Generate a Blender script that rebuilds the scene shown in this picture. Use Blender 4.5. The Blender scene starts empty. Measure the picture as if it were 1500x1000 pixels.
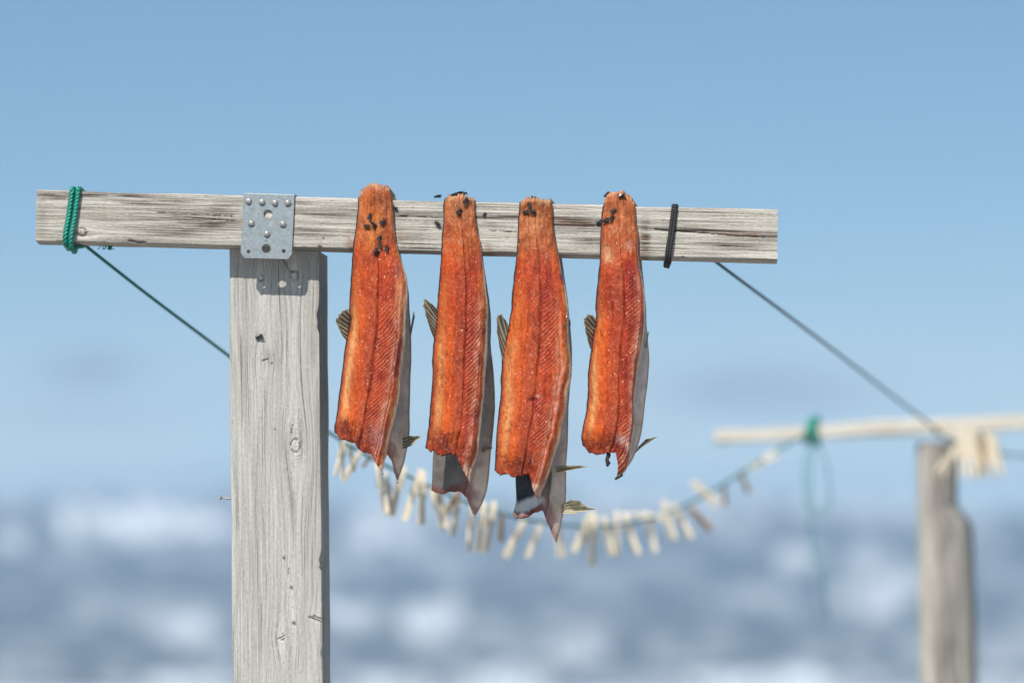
import bpy, math, random
import numpy as np
from mathutils import Vector, Matrix
from mathutils.bvhtree import BVHTree
from mathutils.geometry import tessellate_polygon

random.seed(7)
RNG = np.random.default_rng(11)
SC = bpy.context.scene
COL = SC.collection

# ------------------------------------------------------------------ camera
CAM = Vector((0.73, -5.0, 1.5))
TGT = Vector((0.0, 0.0, 2.0))
FPX = 5839.0                                    # focal length in photo pixels (1500 wide)
FWD = (TGT - CAM).normalized()
QUAT = FWD.to_track_quat('-Z', 'Y')
RIGHT = QUAT @ Vector((1, 0, 0)); UP = QUAT @ Vector((0, 1, 0))
cd = bpy.data.cameras.new('camera'); cam = bpy.data.objects.new('camera', cd)
COL.objects.link(cam); cam.location = CAM; cam.rotation_euler = QUAT.to_euler()
cd.sensor_width = 36; cd.lens = FPX / 1500 * 36; cd.clip_start = 0.1; cd.clip_end = 40000
cd.dof.use_dof = True; cd.dof.focus_distance = (Vector((-.02, -.005, 2.0)) - CAM).dot(FWD); cd.dof.aperture_fstop = 2.8
cd.dof.aperture_blades = 0
SC.camera = cam

def ray(px, py):
    return FWD + RIGHT * ((px - 750) / FPX) + UP * ((500 - py) / FPX)
def at(px, py, Y):                              # world point of the plane y = Y
    d = ray(px, py); return CAM + d * ((Y - CAM.y) / d.y)
def at_np(px, py, Y):
    px = np.asarray(px, float); py = np.asarray(py, float)
    d = np.array(FWD)[None] + ((px.ravel() - 750) / FPX)[:, None] * np.array(RIGHT) + ((500 - py.ravel()) / FPX)[:, None] * np.array(UP)
    t = (np.broadcast_to(Y, px.shape).ravel() - CAM.y) / d[:, 1]
    return (np.array(CAM) + d * t[:, None]).reshape(px.shape + (3,))
def project(P):
    v = np.asarray(P) - np.array(CAM)
    w = v @ np.array(FWD)
    return 750 + FPX * (v @ np.array(RIGHT)) / w, 500 - FPX * (v @ np.array(UP)) / w

# ------------------------------------------------------------------ noise
def _h(ix, iy, s):
    n = (ix.astype(np.int64) * 374761393 + iy.astype(np.int64) * 668265263 + s * 974634541) & 0x7fffffff
    n = ((n ^ (n >> 13)) * 1274126177) & 0x7fffffff
    n = ((n ^ (n >> 16)) * 1103515245) & 0x7fffffff
    return (n & 0xffffff) / float(0xffffff)
def vn(x, y, s=0):
    x = np.asarray(x, float); y = np.asarray(y, float)
    x, y = np.broadcast_arrays(x, y)
    ix = np.floor(x); iy = np.floor(y); fx = x - ix; fy = y - iy
    fx = fx * fx * (3 - 2 * fx); fy = fy * fy * (3 - 2 * fy)
    a = _h(ix, iy, s); b = _h(ix + 1, iy, s); c = _h(ix, iy + 1, s); d = _h(ix + 1, iy + 1, s)
    return (a * (1 - fx) + b * fx) * (1 - fy) + (c * (1 - fx) + d * fx) * fy
def fbm(x, y, s=0, o=4):
    v = 0; a = .5; t = 0
    for k in range(o):
        v = v + a * vn(x * 2 ** k, y * 2 ** k, s + k * 17); t += a; a *= .5
    return v / t
def sstep(a, b, x):
    t = np.clip((x - a) / (b - a), 0, 1); return t * t * (3 - 2 * t)
def bump(x, c, w):
    return np.exp(-((x - c) / w) ** 2)

# ------------------------------------------------------------------ objects
def tag(o, label=None, cat=None, group=None, kind=None):
    if label: o['label'] = label
    if cat: o['category'] = cat
    if group: o['group'] = group
    if kind: o['kind'] = kind
    return o
def thing(name, loc, label, cat, group=None):
    o = bpy.data.objects.new(name, None); COL.objects.link(o)
    o.empty_display_size = .05; o.location = loc
    bpy.context.view_layer.update()
    return tag(o, label, cat, group)
def mesh_obj(name, verts, faces, mat, parent=None, smooth=True, attrs=None, local=False):
    """verts are world coordinates (unless local), the object sits at its parent's place."""
    V = np.asarray(verts, float)
    me = bpy.data.meshes.new(name)
    if parent is not None and not local:
        V = V - np.array(wloc(parent))
    me.from_pydata(V.tolist(), [], faces)
    for k, (typ, arr) in (attrs or {}).items():
        a = me.attributes.new(k, typ, 'POINT')
        a.data.foreach_set('color' if typ == 'FLOAT_COLOR' else 'vector' if typ == 'FLOAT_VECTOR' else 'value', np.ascontiguousarray(arr, dtype=np.float32).ravel())
    if smooth: me.shade_smooth()
    me.materials.append(mat)
    me.validate()
    o = bpy.data.objects.new(name, me); COL.objects.link(o)
    if parent is not None: o.parent = parent
    return o
def wloc(o):
    v = Vector((0, 0, 0))
    while o is not None:
        v += o.location; o = o.parent
    return v
def grid_faces(nv, nu, off=0, flip=False):
    i, j = np.meshgrid(np.arange(nv - 1), np.arange(nu - 1), indexing='ij')
    a = (i * nu + j + off).ravel(); b = ((i + 1) * nu + j + off).ravel(); c = ((i + 1) * nu + j + 1 + off).ravel(); d = (i * nu + j + 1 + off).ravel()
    q = np.stack([a, b, c, d] if not flip else [a, d, c, b], 1)
    return q.tolist()
def shell_faces(nv, nu):
    """front grid 0.., back grid after it, joined by a rim."""
    n = nv * nu
    f = grid_faces(nv, nu) + grid_faces(nv, nu, n, True)
    ring = [j for j in range(nu)] + [i * nu + nu - 1 for i in range(1, nv)] + [(nv - 1) * nu + j for j in range(nu - 2, -1, -1)] + [i * nu for i in range(nv - 2, 0, -1)]
    for k in range(len(ring)):
        a, b = ring[k], ring[(k + 1) % len(ring)]
        f.append([a, b, b + n, a + n])
    return f
def tube(path, rad, n=8, cap=True):
    """verts, faces of a tube along a path (m,3) with radius or radii."""
    P = np.asarray(path, float); m = len(P)
    R = np.broadcast_to(np.asarray(rad, float), (m,))
    T = np.gradient(P, axis=0); T /= np.linalg.norm(T, axis=1)[:, None] + 1e-12
    ref = np.array([0, 0, 1.]) if abs(T[0][2]) < .9 else np.array([1., 0, 0])
    N = np.zeros_like(P); v = ref - T[0] * (ref @ T[0]); N[0] = v / np.linalg.norm(v)
    for i in range(1, m):
        v = N[i - 1] - T[i] * (N[i - 1] @ T[i]); N[i] = v / (np.linalg.norm(v) + 1e-12)
    B = np.cross(T, N)
    a = np.linspace(0, 2 * math.pi, n, endpoint=False)
    V = P[:, None] + R[:, None, None] * (np.cos(a)[None, :, None] * N[:, None] + np.sin(a)[None, :, None] * B[:, None])
    V = V.reshape(-1, 3); F = []
    for i in range(m - 1):
        for k in range(n):
            k2 = (k + 1) % n
            F.append([i * n + k, i * n + k2, (i + 1) * n + k2, (i + 1) * n + k])
    if cap:
        F.append(list(range(n))[::-1]); F.append([(m - 1) * n + k for k in range(n)])
    return V, F, (T, N, B)
class MB:
    def __init__(s): s.V = []; s.F = []; s.n = 0
    def add(s, V, F):
        V = np.asarray(V, float)
        s.V.append(V); s.F += [[i + s.n for i in f] for f in F]; s.n += len(V); return s
    def tube(s, p, r, n=8):
        V, F, _ = tube(p, r, n); return s.add(V, F)
    def rope(s, path, r, pitch, strands=3, n=7):
        """laid rope: strands twisted round the path."""
        P = np.asarray(path, float)
        seg = np.linalg.norm(np.diff(P, axis=0), axis=1); L = np.concatenate([[0], np.cumsum(seg)])
        m = max(8, int(L[-1] / (pitch / 10)))
        t = np.linspace(0, L[-1], m)
        Q = np.stack([np.interp(t, L, P[:, k]) for k in range(3)], 1)
        _, _, (T, N, B) = tube(Q, r, 4)
        ro, rs = r * .52, r * .56
        for k in range(strands):
            a = 2 * math.pi * (t / pitch + k / strands)
            C = Q + ro * (np.cos(a)[:, None] * N + np.sin(a)[:, None] * B)
            s.tube(C, rs, n)
        return s
    def obj(s, name, mat, parent=None, smooth=True, local=False):
        return mesh_obj(name, np.concatenate(s.V), s.F, mat, parent, smooth, local=local)

# ------------------------------------------------------------------ materials
class NT:
    def __init__(s, name):
        s.m = bpy.data.materials.new(name); s.m.use_nodes = True
        s.t = s.m.node_tree; s.t.nodes.clear()
        s.out = s.t.nodes.new('ShaderNodeOutputMaterial')
        s.p = s.t.nodes.new('ShaderNodeBsdfPrincipled')
        s.t.links.new(s.p.outputs[0], s.out.inputs[0])
    def n(s, typ, ins=None, **kw):
        nd = s.t.nodes.new(typ)
        for k, v in kw.items(): setattr(nd, k, v)
        for k, v in (ins or {}).items(): s.set(nd.inputs[k], v)
        return nd
    def set(s, sock, v):
        if isinstance(v, bpy.types.NodeSocket): s.t.links.new(v, sock)
        elif isinstance(v, bpy.types.Node): s.t.links.new(v.outputs[0], sock)
        else: sock.default_value = v
    def P(s, **kw):
        for k, v in kw.items(): s.set(s.p.inputs[k.replace('_', ' ')], v)
    def math(s, op, a, b=0., clamp=False):
        return s.n('ShaderNodeMath', {0: a, 1: b}, operation=op, use_clamp=clamp).outputs[0]
    def attr(s, name): return s.n('ShaderNodeAttribute', attribute_name=name)
    def obj(s):                                 # object coordinates, shifted differently on every object
        r = s.n('ShaderNodeObjectInfo').outputs['Random']
        return s.n('ShaderNodeVectorMath', {0: s.n('ShaderNodeTexCoord').outputs['Object'], 1: s.n('ShaderNodeCombineXYZ', {0: s.math('MULTIPLY', r, 3.1), 1: r, 2: s.math('MULTIPLY', r, 1.7)}).outputs[0]}, operation='ADD').outputs[0]
    def map(s, vec, scale, loc=(0, 0, 0)):
        return s.n('ShaderNodeMapping', {'Vector': vec, 'Scale': scale, 'Location': loc}).outputs[0]
    def noise(s, vec, scale, detail=4., rough=.6, dist=0.):
        return s.n('ShaderNodeTexNoise', {'Vector': vec, 'Scale': scale, 'Detail': detail, 'Roughness': rough, 'Distortion': dist}).outputs['Fac']
    def ramp(s, fac, stops):
        r = s.n('ShaderNodeValToRGB', {'Fac': fac}); e = r.color_ramp.elements
        while len(e) < len(stops): e.new(.5)
        for k, (p, c) in enumerate(stops):
            e[k].position = p; e[k].color = (c, c, c, 1) if isinstance(c, (int, float)) else (*c, 1)
        return r.outputs[0]
    def mix(s, f, a, b, blend='MIX'):
        nd = s.n('ShaderNodeMix', data_type='RGBA', blend_type=blend)
        s.set(nd.inputs[0], f)
        for k, v in ((6, a), (7, b)):
            s.set(nd.inputs[k], v if not isinstance(v, tuple) else (*v[:3], 1))
        return nd.outputs[2]
    def bump(s, h, strength, dist, normal=None):
        ins = {'Height': h, 'Strength': strength, 'Distance': dist}
        if normal is not None: ins['Normal'] = normal
        return s.n('ShaderNodeBump', ins).outputs[0]

def wood_mat(name, light, mid, dark, brown, contrast=1., bumps=1., crackc=(.035, .03, .026), fib=.0):
    """weathered timber: 'gr' carries the grain coordinates in metres (x along), 'stain' R dark streaks, G rust/oil, B cracks and holes."""
    t = NT(name)
    g = t.attr('gr').outputs['Vector']
    st = t.n('ShaderNodeSeparateColor', {'Color': t.attr('stain').outputs['Color']}).outputs
    fine = t.noise(t.map(g, (11, 640, 640)), 1, 5, .7)
    med = t.noise(t.map(g, (4.5, 210, 210)), 1, 4, .6, .25)
    wide = t.noise(t.map(g, (3.0, 40, 40), (3, 1, 7)), 1, 4, .6)
    lines = t.noise(t.map(g, (9, 760, 760), (5, 5, 5)), 1, 5, .7)
    speck = t.noise(t.map(g, (170, 700, 700)), 1, 3, .65)
    v = t.math('ADD', t.math('MULTIPLY', fine, .62), t.math('MULTIPLY', med, .38))
    c = t.ramp(v, [(.38, dark), (.455, mid), (.53, light), (.66, tuple(min(1, x * 1.25) for x in light))])
    c = t.mix(t.math('MULTIPLY', t.ramp(wide, [(.42, 0.), (.66, 1.)]), .40 * contrast), c, mid)
    c = t.mix(t.math('MULTIPLY', t.ramp(speck, [(.53, 0.), (.66, 1.)]), .45), c, tuple(min(1, x * 1.35) for x in light))
    c = t.mix(t.math('MULTIPLY', t.ramp(speck, [(.33, 1.), (.44, 0.)]), .45), c, dark)
    # dark weathered streaks follow the grain inside the traced stain areas
    streak = t.ramp(t.math('ADD', t.math('MULTIPLY', lines, .7), t.math('MULTIPLY', med, .3)), [(.44, 1.), (.55, .12)])
    c = t.mix(t.math('MULTIPLY', t.math('MULTIPLY', st[0], streak), 1.6, True), c, brown)
    c = t.mix(t.math('MULTIPLY', st[1], .75, True), c, (.20, .085, .02))
    crack = t.ramp(t.noise(t.map(g, (3.2, 380, 380), (2, 8, 1)), 1, 3, .55), [(.30, 1.), (.37, 0.)])
    ck = t.math('MAXIMUM', t.math('MULTIPLY', crack, .55), st[2])
    c = t.mix(t.math('MULTIPLY', ck, .9, True), c, crackc)
    h = t.math('ADD', t.math('MULTIPLY', fine, .7), t.math('MULTIPLY', med, .9))
    h = t.math('SUBTRACT', h, t.math('MULTIPLY', ck, 1.2))
    h = t.math('ADD', h, t.math('MULTIPLY', speck, .35))
    if fib: h = t.math('ADD', h, t.math('MULTIPLY', t.noise(t.map(g, (420, 900, 900)), 1, 3, .7), fib))
    t.P(Base_Color=c, Roughness=.82, Normal=t.bump(h, 1.0 * bumps, .0016))
    t.p.inputs['Specular IOR Level'].default_value = .25
    return t.m

M = {}
M['beam_wood'] = wood_mat('beam_wood', (.49, .462, .418), (.31, .283, .246), (.115, .097, .08), (.045, .033, .027), 1.0, 1.1)
M['post_wood'] = wood_mat('post_wood', (.52, .507, .475), (.42, .408, .376), (.24, .23, .205), (.20, .18, .155), .45, 1.2, (.13, .115, .095), .9)
M['far_wood'] = wood_mat('far_wood', (.46, .435, .39), (.36, .335, .295), (.20, .185, .165), (.11, .10, .095), 1.0, .6)
M['pale_wood'] = wood_mat('pale_wood', (.55, .52, .46), (.46, .43, .375), (.28, .25, .21), (.2, .17, .13), 1.0, .5)

def galvanised():
    t = NT('galvanised_steel'); o = t.obj()
    vor = t.n('ShaderNodeTexVoronoi', {'Vector': o, 'Scale': 120., 'Randomness': 1.}, feature='F1')
    wv = t.noise(o, 160, 6, .62, 1.6)
    c = t.ramp(wv, [(.3, (.155, .188, .208)), (.5, (.215, .255, .275)), (.62, (.27, .308, .33)), (.75, (.36, .395, .41))])
    sp = t.n('ShaderNodeSeparateColor', {'Color': vor.outputs['Color']}).outputs[0]
    c = t.mix(t.math('MULTIPLY', sp, .18), c, (.33, .37, .39))
    t.P(Base_Color=c, Metallic=.25, Roughness=t.ramp(wv, [(.3, .62), (.7, .45)]), Normal=t.bump(wv, .22, .0006))
    return t.m
M['steel'] = galvanised()
def nail_m():
    t = NT('nail_steel'); nz = t.noise(t.obj(), 500, 4)
    t.P(Base_Color=t.ramp(nz, [(.3, (.20, .195, .185)), (.7, (.42, .41, .39))]), Metallic=.5, Roughness=.5, Normal=t.bump(nz, .3, .0005)); return t.m
M['nail'] = nail_m()
def rope_m(name, a, b, rough=.55):
    t = NT(name); o = t.obj(); nz = t.noise(o, 900, 3); n2 = t.noise(o, 40, 3)
    c = t.mix(nz, a, b); c = t.mix(t.math('MULTIPLY', n2, .35), c, tuple(x * .5 for x in a))
    t.P(Base_Color=c, Roughness=rough, Normal=t.bump(nz, .4, .0004)); return t.m
M['green_rope'] = rope_m('green_rope', (.002, .15, .11), (.008, .33, .25), .42)
M['shaded_rope'] = rope_m('shaded_green_rope', (.003, .105, .085), (.008, .20, .165), .5)  # the green rope again, its underlit look put into a darker colour
M['black_rope'] = rope_m('black_cord', (.006, .006, .007), (.025, .025, .028), .6)
M['dark_rope'] = rope_m('dark_teal_cord', (.004, .022, .022), (.012, .05, .05), .55)

def flesh():
    t = NT('dried_flesh'); o = t.obj()
    a = t.attr('tint').outputs['Color']
    k = t.n('ShaderNodeSeparateColor', {'Color': t.attr('look').outputs['Color']}).outputs   # R dry, G membrane
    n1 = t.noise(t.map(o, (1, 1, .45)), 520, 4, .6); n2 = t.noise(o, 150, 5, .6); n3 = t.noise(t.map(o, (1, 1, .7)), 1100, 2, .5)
    g1 = t.noise(t.map(o, (1, 1, .55)), 230, 4, .62, .3); g2 = t.noise(t.map(o, (1, 1, .35)), 95, 4, .6, .4)
    c = t.mix(t.ramp(g1, [(.36, .42), (.54, 0.)]), a, t.mix(1., a, (.45, .26, .24), 'MULTIPLY'))
    c = t.mix(t.ramp(g2, [(.36, .55), (.55, 0.)]), c, t.mix(1., c, (.50, .30, .26), 'MULTIPLY'))
    c = t.mix(t.ramp(g1, [(.56, 0.), (.74, .40)]), c, t.mix(.6, c, (.68, .25, .09)))
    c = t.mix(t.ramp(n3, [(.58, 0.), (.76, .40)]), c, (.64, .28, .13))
    fl = t.noise(t.map(o, (1, 1, .6), (4, 2, 1)), 460, 2, .5); c = t.mix(t.ramp(fl, [(.66, 0.), (.74, .75)]), c, (.78, .46, .28))          # bright specks, wet sparkle painted into the colour
    h = t.math('ADD', t.math('MULTIPLY', g1, 1.0), t.math('MULTIPLY', n1, .35)); h = t.math('ADD', h, t.math('MULTIPLY', g2, 1.3))
    t.P(Base_Color=c, Roughness=t.math('ADD', t.ramp(n2, [(.3, .32), (.7, .50)]), t.math('MULTIPLY', k[0], .28)), Normal=t.bump(h, .6, .0036))
    t.p.inputs['Specular IOR Level'].default_value = .16
    t.set(t.p.inputs['Coat Weight'], t.math('SUBTRACT', .42, t.math('MULTIPLY', k[0], .30)))
    wet = t.noise(t.map(o, (1, 1, .6)), 250, 4, .65, .4); t.set(t.p.inputs['Coat Normal'], t.bump(t.math('ADD', wet, t.math('MULTIPLY', n2, 1.0)), 1., .0085)); t.p.inputs['Coat Roughness'].default_value = .055
    t.p.inputs['Subsurface Weight'].default_value = .05
    t.p.inputs['Subsurface Radius'].default_value = (.004, .0012, .0006)
    t.p.inputs['Subsurface Scale'].default_value = 1.0
    return t.m
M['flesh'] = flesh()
def skin():
    t = NT('fish_skin'); o = t.obj(); a = t.attr('tint').outputs['Color']
    n1 = t.noise(t.map(o, (1, 1, .5)), 700, 3); n2 = t.noise(o, 60, 5, .6, .5)
    c = t.mix(t.ramp(n2, [(.4, 0.), (.7, .35)]), a, t.mix(1., a, (.5, .48, .45), 'MULTIPLY'))
    c = t.mix(t.ramp(n1, [(.55, 0.), (.75, .25)]), c, (.42, .40, .39))
    t.P(Base_Color=c, Roughness=t.ramp(n1, [(.3, .25), (.7, .42)]), Normal=t.bump(t.math('ADD', n1, n2), .5, .001), Metallic=.12)
    return t.m
M['skin'] = skin()
def fin_m(name, dark, light):
    t = NT(name); k = t.attr('look').outputs['Color']; s = t.n('ShaderNodeSeparateColor', {'Color': k}).outputs
    n = t.noise(t.obj(), 300, 4)
    c = t.mix(s[0], dark, light); c = t.mix(t.math('MULTIPLY', n, .4), c, tuple(x * .5 for x in dark))
    c = t.mix(s[1], c, (.62, .55, .36))
    t.P(Base_Color=c, Roughness=.45, Normal=t.bump(n, .4, .0008))
    tl = t.n('ShaderNodeBsdfTranslucent', {'Color': c}); mx = t.n('ShaderNodeMixShader', {0: .5, 1: t.p.outputs[0], 2: tl.outputs[0]}); t.t.links.new(mx.outputs[0], t.out.inputs[0])
    return t.m
M['fin'] = fin_m('fin_membrane', (.12, .115, .07), (.80, .76, .58))
M['pale_fin'] = fin_m('pale_fin_membrane', (.52, .47, .32), (.82, .76, .58))
def simple(name, c, rough=.5, metal=0., nscale=300, var=.5, trans=0., bumpd=.0004):
    t = NT(name); n = t.noise(t.obj(), nscale, 4)
    t.P(Base_Color=t.mix(n, tuple(x * (1 - var) for x in c), tuple(min(1, x * (1 + var)) for x in c)), Roughness=rough, Metallic=metal, Normal=t.bump(n, .3, bumpd))
    t.p.inputs['Transmission Weight'].default_value = trans
    return t.m
M['fly'] = simple('fly_shell', (.008, .010, .012), .28, .25, 900)
M['wing'] = simple('fly_wing', (.045, .045, .05), .18, 0., 900, .4, .3)
M['drop'] = simple('oil_drop', (.9, .82, .7), .05, 0., 100, .05, 1.)
M['scrap'] = simple('dried_scrap', (.03, .02, .014), .5)
M['peg'] = simple('bleached_wood', (.68, .60, .46), .8, 0., 120, .2)
M['peg_dark'] = simple('stained_wood', (.30, .20, .12), .8, 0., 120, .35)
M['spring'] = simple('peg_spring_steel', (.22, .17, .13), .5, .6)

# ------------------------------------------------------------------ boards
def board(name, A, B, C, D, depth, mat, parent, res_l=.0014, nw=60, nd=8, knots=(), stains=(), rust=(), cracks=(), rough=.0003, seed=0, dense_to=None, wav=.0012, chips=(), dirn=Vector((0, 1, 0)), skew=(0, 0), ckd=.0012):
    """A-B: one long edge of the front face, D-C the other (A to D across); depth runs along dirn. x is along the grain."""
    A, B, C, D = map(lambda v: np.array(v), (A, B, C, D)); dn = np.array(dirn)
    L = np.linalg.norm(B - A); W = np.linalg.norm(D - A)
    if dense_to is None: s = np.linspace(0, 1, max(4, int(L / res_l)))
    else: s = np.concatenate([np.linspace(0, dense_to / L, int(dense_to / res_l)), np.linspace(dense_to / L, 1, 30)[1:]])
    bev = .0016
    # perimeter of the section (w in 0..W, d in 0..depth), front side first
    wf = np.linspace(bev, W - bev, nw)
    per = [(w, 0.) for w in wf] + [(W - bev * .3, bev * .3)] + [(W, d) for d in np.linspace(bev, depth - bev, nd)] + [(W - bev * .3, depth - bev * .3)] + \
          [(w, depth) for w in np.linspace(W - bev, bev, 14)] + [(bev * .3, depth - bev * .3)] + [(0., d) for d in np.linspace(depth - bev, bev, nd)] + [(bev * .3, bev * .3)]
    per = np.array(per); npz = len(per)
    S, PW = np.meshgrid(s, per[:, 0], indexing='ij'); _, PD = np.meshgrid(s, per[:, 1], indexing='ij')
    X = S * L
    wv = (fbm(X * 14, PD * 30 + PW * 3, seed, 3) - .5) * wav          # wavering edges
    edge = np.clip(1 - np.minimum(PW, W - PW) / .012, 0, 1)
    frontish = (PD < .0005).astype(float)
    g = PW.copy()
    stain = np.zeros(S.shape + (4,)); stain[..., 3] = 1
    hgt = np.zeros_like(S)
    for (kx, kw, a, b, st, core) in knots:
        r2 = ((X - kx) / a) ** 2 + ((PW - kw) / b) ** 2
        g = kw + (g - kw) * (1 - st * np.exp(-r2)) if st else g
        if core:
            rr = np.sqrt(((X - kx) / (core * 1.25)) ** 2 + ((PW - kw) / core) ** 2) + .25 * (fbm(X * 300, PW * 300, 5, 2) - .5)
            stain[..., 0] = np.maximum(stain[..., 0], .38 * np.exp(-((rr - .85) / .3) ** 2) * frontish)
            stain[..., 2] = np.maximum(stain[..., 2], .75 * np.exp(-((rr - 1) / .10) ** 2) * (fbm(X * 200, PW * 200, 9, 2) > .42) * frontish)
            hgt += -.0009 * np.exp(-((rr - 1) / .25) ** 2) + .0006 * np.exp(-rr ** 2)
    for (kx, kw, a, b, st) in stains:
        q = np.exp(-(np.abs((X - kx) / a) ** 2.5 + np.abs((PW - kw) / b) ** 2))
        stain[..., 0] = np.maximum(stain[..., 0], st * q * (.45 + .9 * fbm(X * 30, PW * 500, 3, 3)))
    for (kx, kw, a, b, st) in rust:
        q = np.exp(-(((X - kx) / a) ** 2 + ((PW - kw) / b) ** 2))
        stain[..., 1] = np.maximum(stain[..., 1], st * q * sstep(.35, .6, fbm(X * 160, PW * 260, 6, 3)))
    for (x0, w0, x1, w1, th) in cracks:                               # dark cracks and holes as traced segments
        dx, dw = x1 - x0, w1 - w0; ll = dx * dx + dw * dw + 1e-12
        tt = np.clip(((X - x0) * dx + (PW - w0) * dw) / ll, 0, 1)
        dist = np.hypot(X - x0 - tt * dx, PW - w0 - tt * dw + (fbm(X * 250, PW * 250, 4, 2) - .5) * .0012)
        k = np.exp(-(dist / (th * (1.05 - .5 * tt))) ** 2) * frontish
        stain[..., 2] = np.maximum(stain[..., 2], k); hgt -= ckd * k
    hgt += (fbm(X * 9, g * 620, seed + 1, 3) - .5) * rough * 2.2 + (fbm(X * 4, g * 120, seed + 2, 3) - .5) * rough * 2.0
    nick = np.zeros_like(S)
    for (kx, side, a, dep) in chips:
        q = np.exp(-((X - kx) / a) ** 2) * dep
        nick += q * np.where(side > 0, np.clip((PW - (W - .006)) / .006, 0, 1), -np.clip((.006 - PW) / .006, 0, 1)) * (PD < .012)
    pw = PW + wv * edge - nick
    base = A[None, None] * (1 - S)[..., None] + B[None, None] * S[..., None]
    end = D[None, None] * (1 - S)[..., None] + C[None, None] * S[..., None]
    V = base + (end - base) * (pw / W)[..., None]
    dd = PD - hgt * frontish - hgt * .6 * ((PD > depth - .0005) * -1.)
    V = V + dn * dd[..., None]
    V[..., 0] += (PD / depth) * (skew[0] * np.clip(1 - S * 12, 0, 1) + skew[1] * np.clip(1 - (1 - S) * 12, 0, 1))
    gr = np.stack([X, PD, g], -1)
    n0 = len(s); F = []
    i, j = np.meshgrid(np.arange(n0 - 1), np.arange(npz), indexing='ij'); j2 = (j + 1) % npz
    q = np.stack([(i * npz + j), (i * npz + j2), ((i + 1) * npz + j2), ((i + 1) * npz + j)], -1).reshape(-1, 4)
    # orientation: check the sign once
    a, b, c = V.reshape(-1, 3)[q[0][0]], V.reshape(-1, 3)[q[0][1]], V.reshape(-1, 3)[q[0][2]]
    flip = np.dot(np.cross(b - a, c - a), dn) > 0
    if flip: q = q[:, ::-1]
    F = q.tolist()
    c0 = list(range(npz)); c1 = [(n0 - 1) * npz + k for k in range(npz)]
    F.append(c0 if flip else c0[::-1]); F.append(c1[::-1] if flip else c1)
    o = mesh_obj(name, V.reshape(-1, 3), F, mat, parent, True, {'gr': ('FLOAT_VECTOR', gr.reshape(-1, 3)), 'stain': ('FLOAT_COLOR', np.clip(stain, 0, 1).reshape(-1, 4))})
    me = o.data
    me.set_sharp_from_angle(angle=math.radians(50))
    return o

# ------------------------------------------------------------------ near rack
BD = .046                                    # beam depth
bTL, bTR, bBL, bBR = at(54, 278, 0), at(1139.5, 307, 0), at(52, 352.5, 0), at(1138.5, 380.5, 0)
def beam_px(px, py):                         # photo pixel -> (along, across from top) in metres on the beam face
    p = at(px, py, 0); e = (bTR - bTL); L = e.length; e.normalize(); w = (bBL - bTL).normalized()
    return (p - bTL).dot(e), (p - bTL).dot(w)
def bot_z(x):
    f = (x - bBL.x) / (bBR.x - bBL.x); return bBL.z + (bBR.z - bBL.z) * f
PY = .032
pL0, pR0 = at(335.3, 368, PY), at(467, 372, PY)
pL1, pR1 = at(340.7, 1000, PY), at(472.6, 1000, PY)
def down(p0, p1):
    f = p0.z / (p0.z - p1.z); return p0 + (p1 - p0) * f
pLg, pRg = down(pL0, pL1), down(pR0, pR1)
pL0 = Vector((pL0.x, PY, bot_z(pL0.x) - .0005)); pR0 = Vector((pR0.x, PY, bot_z(pR0.x) - .0005))
rack = thing('drying_rack', ((pLg.x + pRg.x) / 2, PY + .035, 0), 'weathered grey timber rack in front, crossbeam on a square post with steel plate', 'drying rack')
def bs(px, py, rx, ry, s):
    a, b = beam_px(px, py); return (a, b, rx * .00087, ry * .00087, s)
def bseg(x0, y0, x1, y1, th):
    return (*beam_px(x0, y0), *beam_px(x1, y1), th * .00087)
kx, kw = beam_px(118, 338)
beam_stains = [bs(275, 318, 75, 12, 1.), bs(230, 290, 70, 5, .9), bs(330, 300, 30, 14, .8), bs(330, 293, 30, 6, .9), bs(300, 360, 60, 3, .7), bs(480, 300, 60, 6, .55), bs(600, 335, 30, 10, .6), bs(640, 300, 25, 8, .5), bs(730, 310, 25, 9, .55),
               bs(840, 306, 40, 8, 1.), bs(860, 330, 25, 10, .5), bs(1075, 329, 45, 6, 1.1), bs(1060, 362, 22, 7, 1.0), bs(1110, 368, 22, 9, .8), bs(1105, 313, 45, 5, .9), bs(985, 325, 30, 5, .3), bs(470, 360, 40, 5, .4), bs(590, 300, 20, 8, .6),
               bs(150, 283, 70, 3.5, 1.2), bs(700, 297, 180, 3.5, 1.2), bs(1040, 307, 90, 3.5, 1.1), bs(250, 335, 60, 8, .6), bs(450, 330, 40, 10, .45), bs(620, 350, 30, 8, .5), bs(75, 286, 30, 5, .9), bs(700, 352, 30, 7, .5), bs(820, 360, 25, 5, .4), bs(60, 315, 8, 40, .3), bs(160, 320, 40, 5, .35), bs(945, 320, 8, 30, .8)]
beam_rust = [bs(512, 352, 9, 16, 1.), bs(513, 335, 5, 12, .8), bs(945, 358, 12, 14, 1.), bs(941, 335, 5, 22, .8), bs(1100, 312, 50, 4, .7), bs(830, 303, 40, 4, .6), bs(585, 340, 6, 20, .5), bs(716, 350, 6, 16, .5), bs(880, 345, 5, 20, .7)]
beam_cracks = [bseg(310, 357, 352, 361, 1.6), bseg(230, 306, 340, 308, .45), bseg(200, 351, 212, 351, 1.6), bseg(188, 349, 205, 352, 1.8), bseg(467.5, 351, 469, 351.5, 2.4), bseg(1000, 349, 1000.5, 349, 1.1), bseg(995, 371, 998, 370, 1.4), bseg(473, 337, 472, 341, .8),
               bseg(585, 300, 640, 302, .4), bseg(718, 318, 755, 319, .35), bseg(1020, 372, 1130, 378, .9), bseg(540, 368, 620, 372, .9), bseg(270, 312, 345, 315, .4), bseg(339, 308.5, 339.5, 308.6, 1.2), bseg(960, 309, 1120, 316, .8)]
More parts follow.
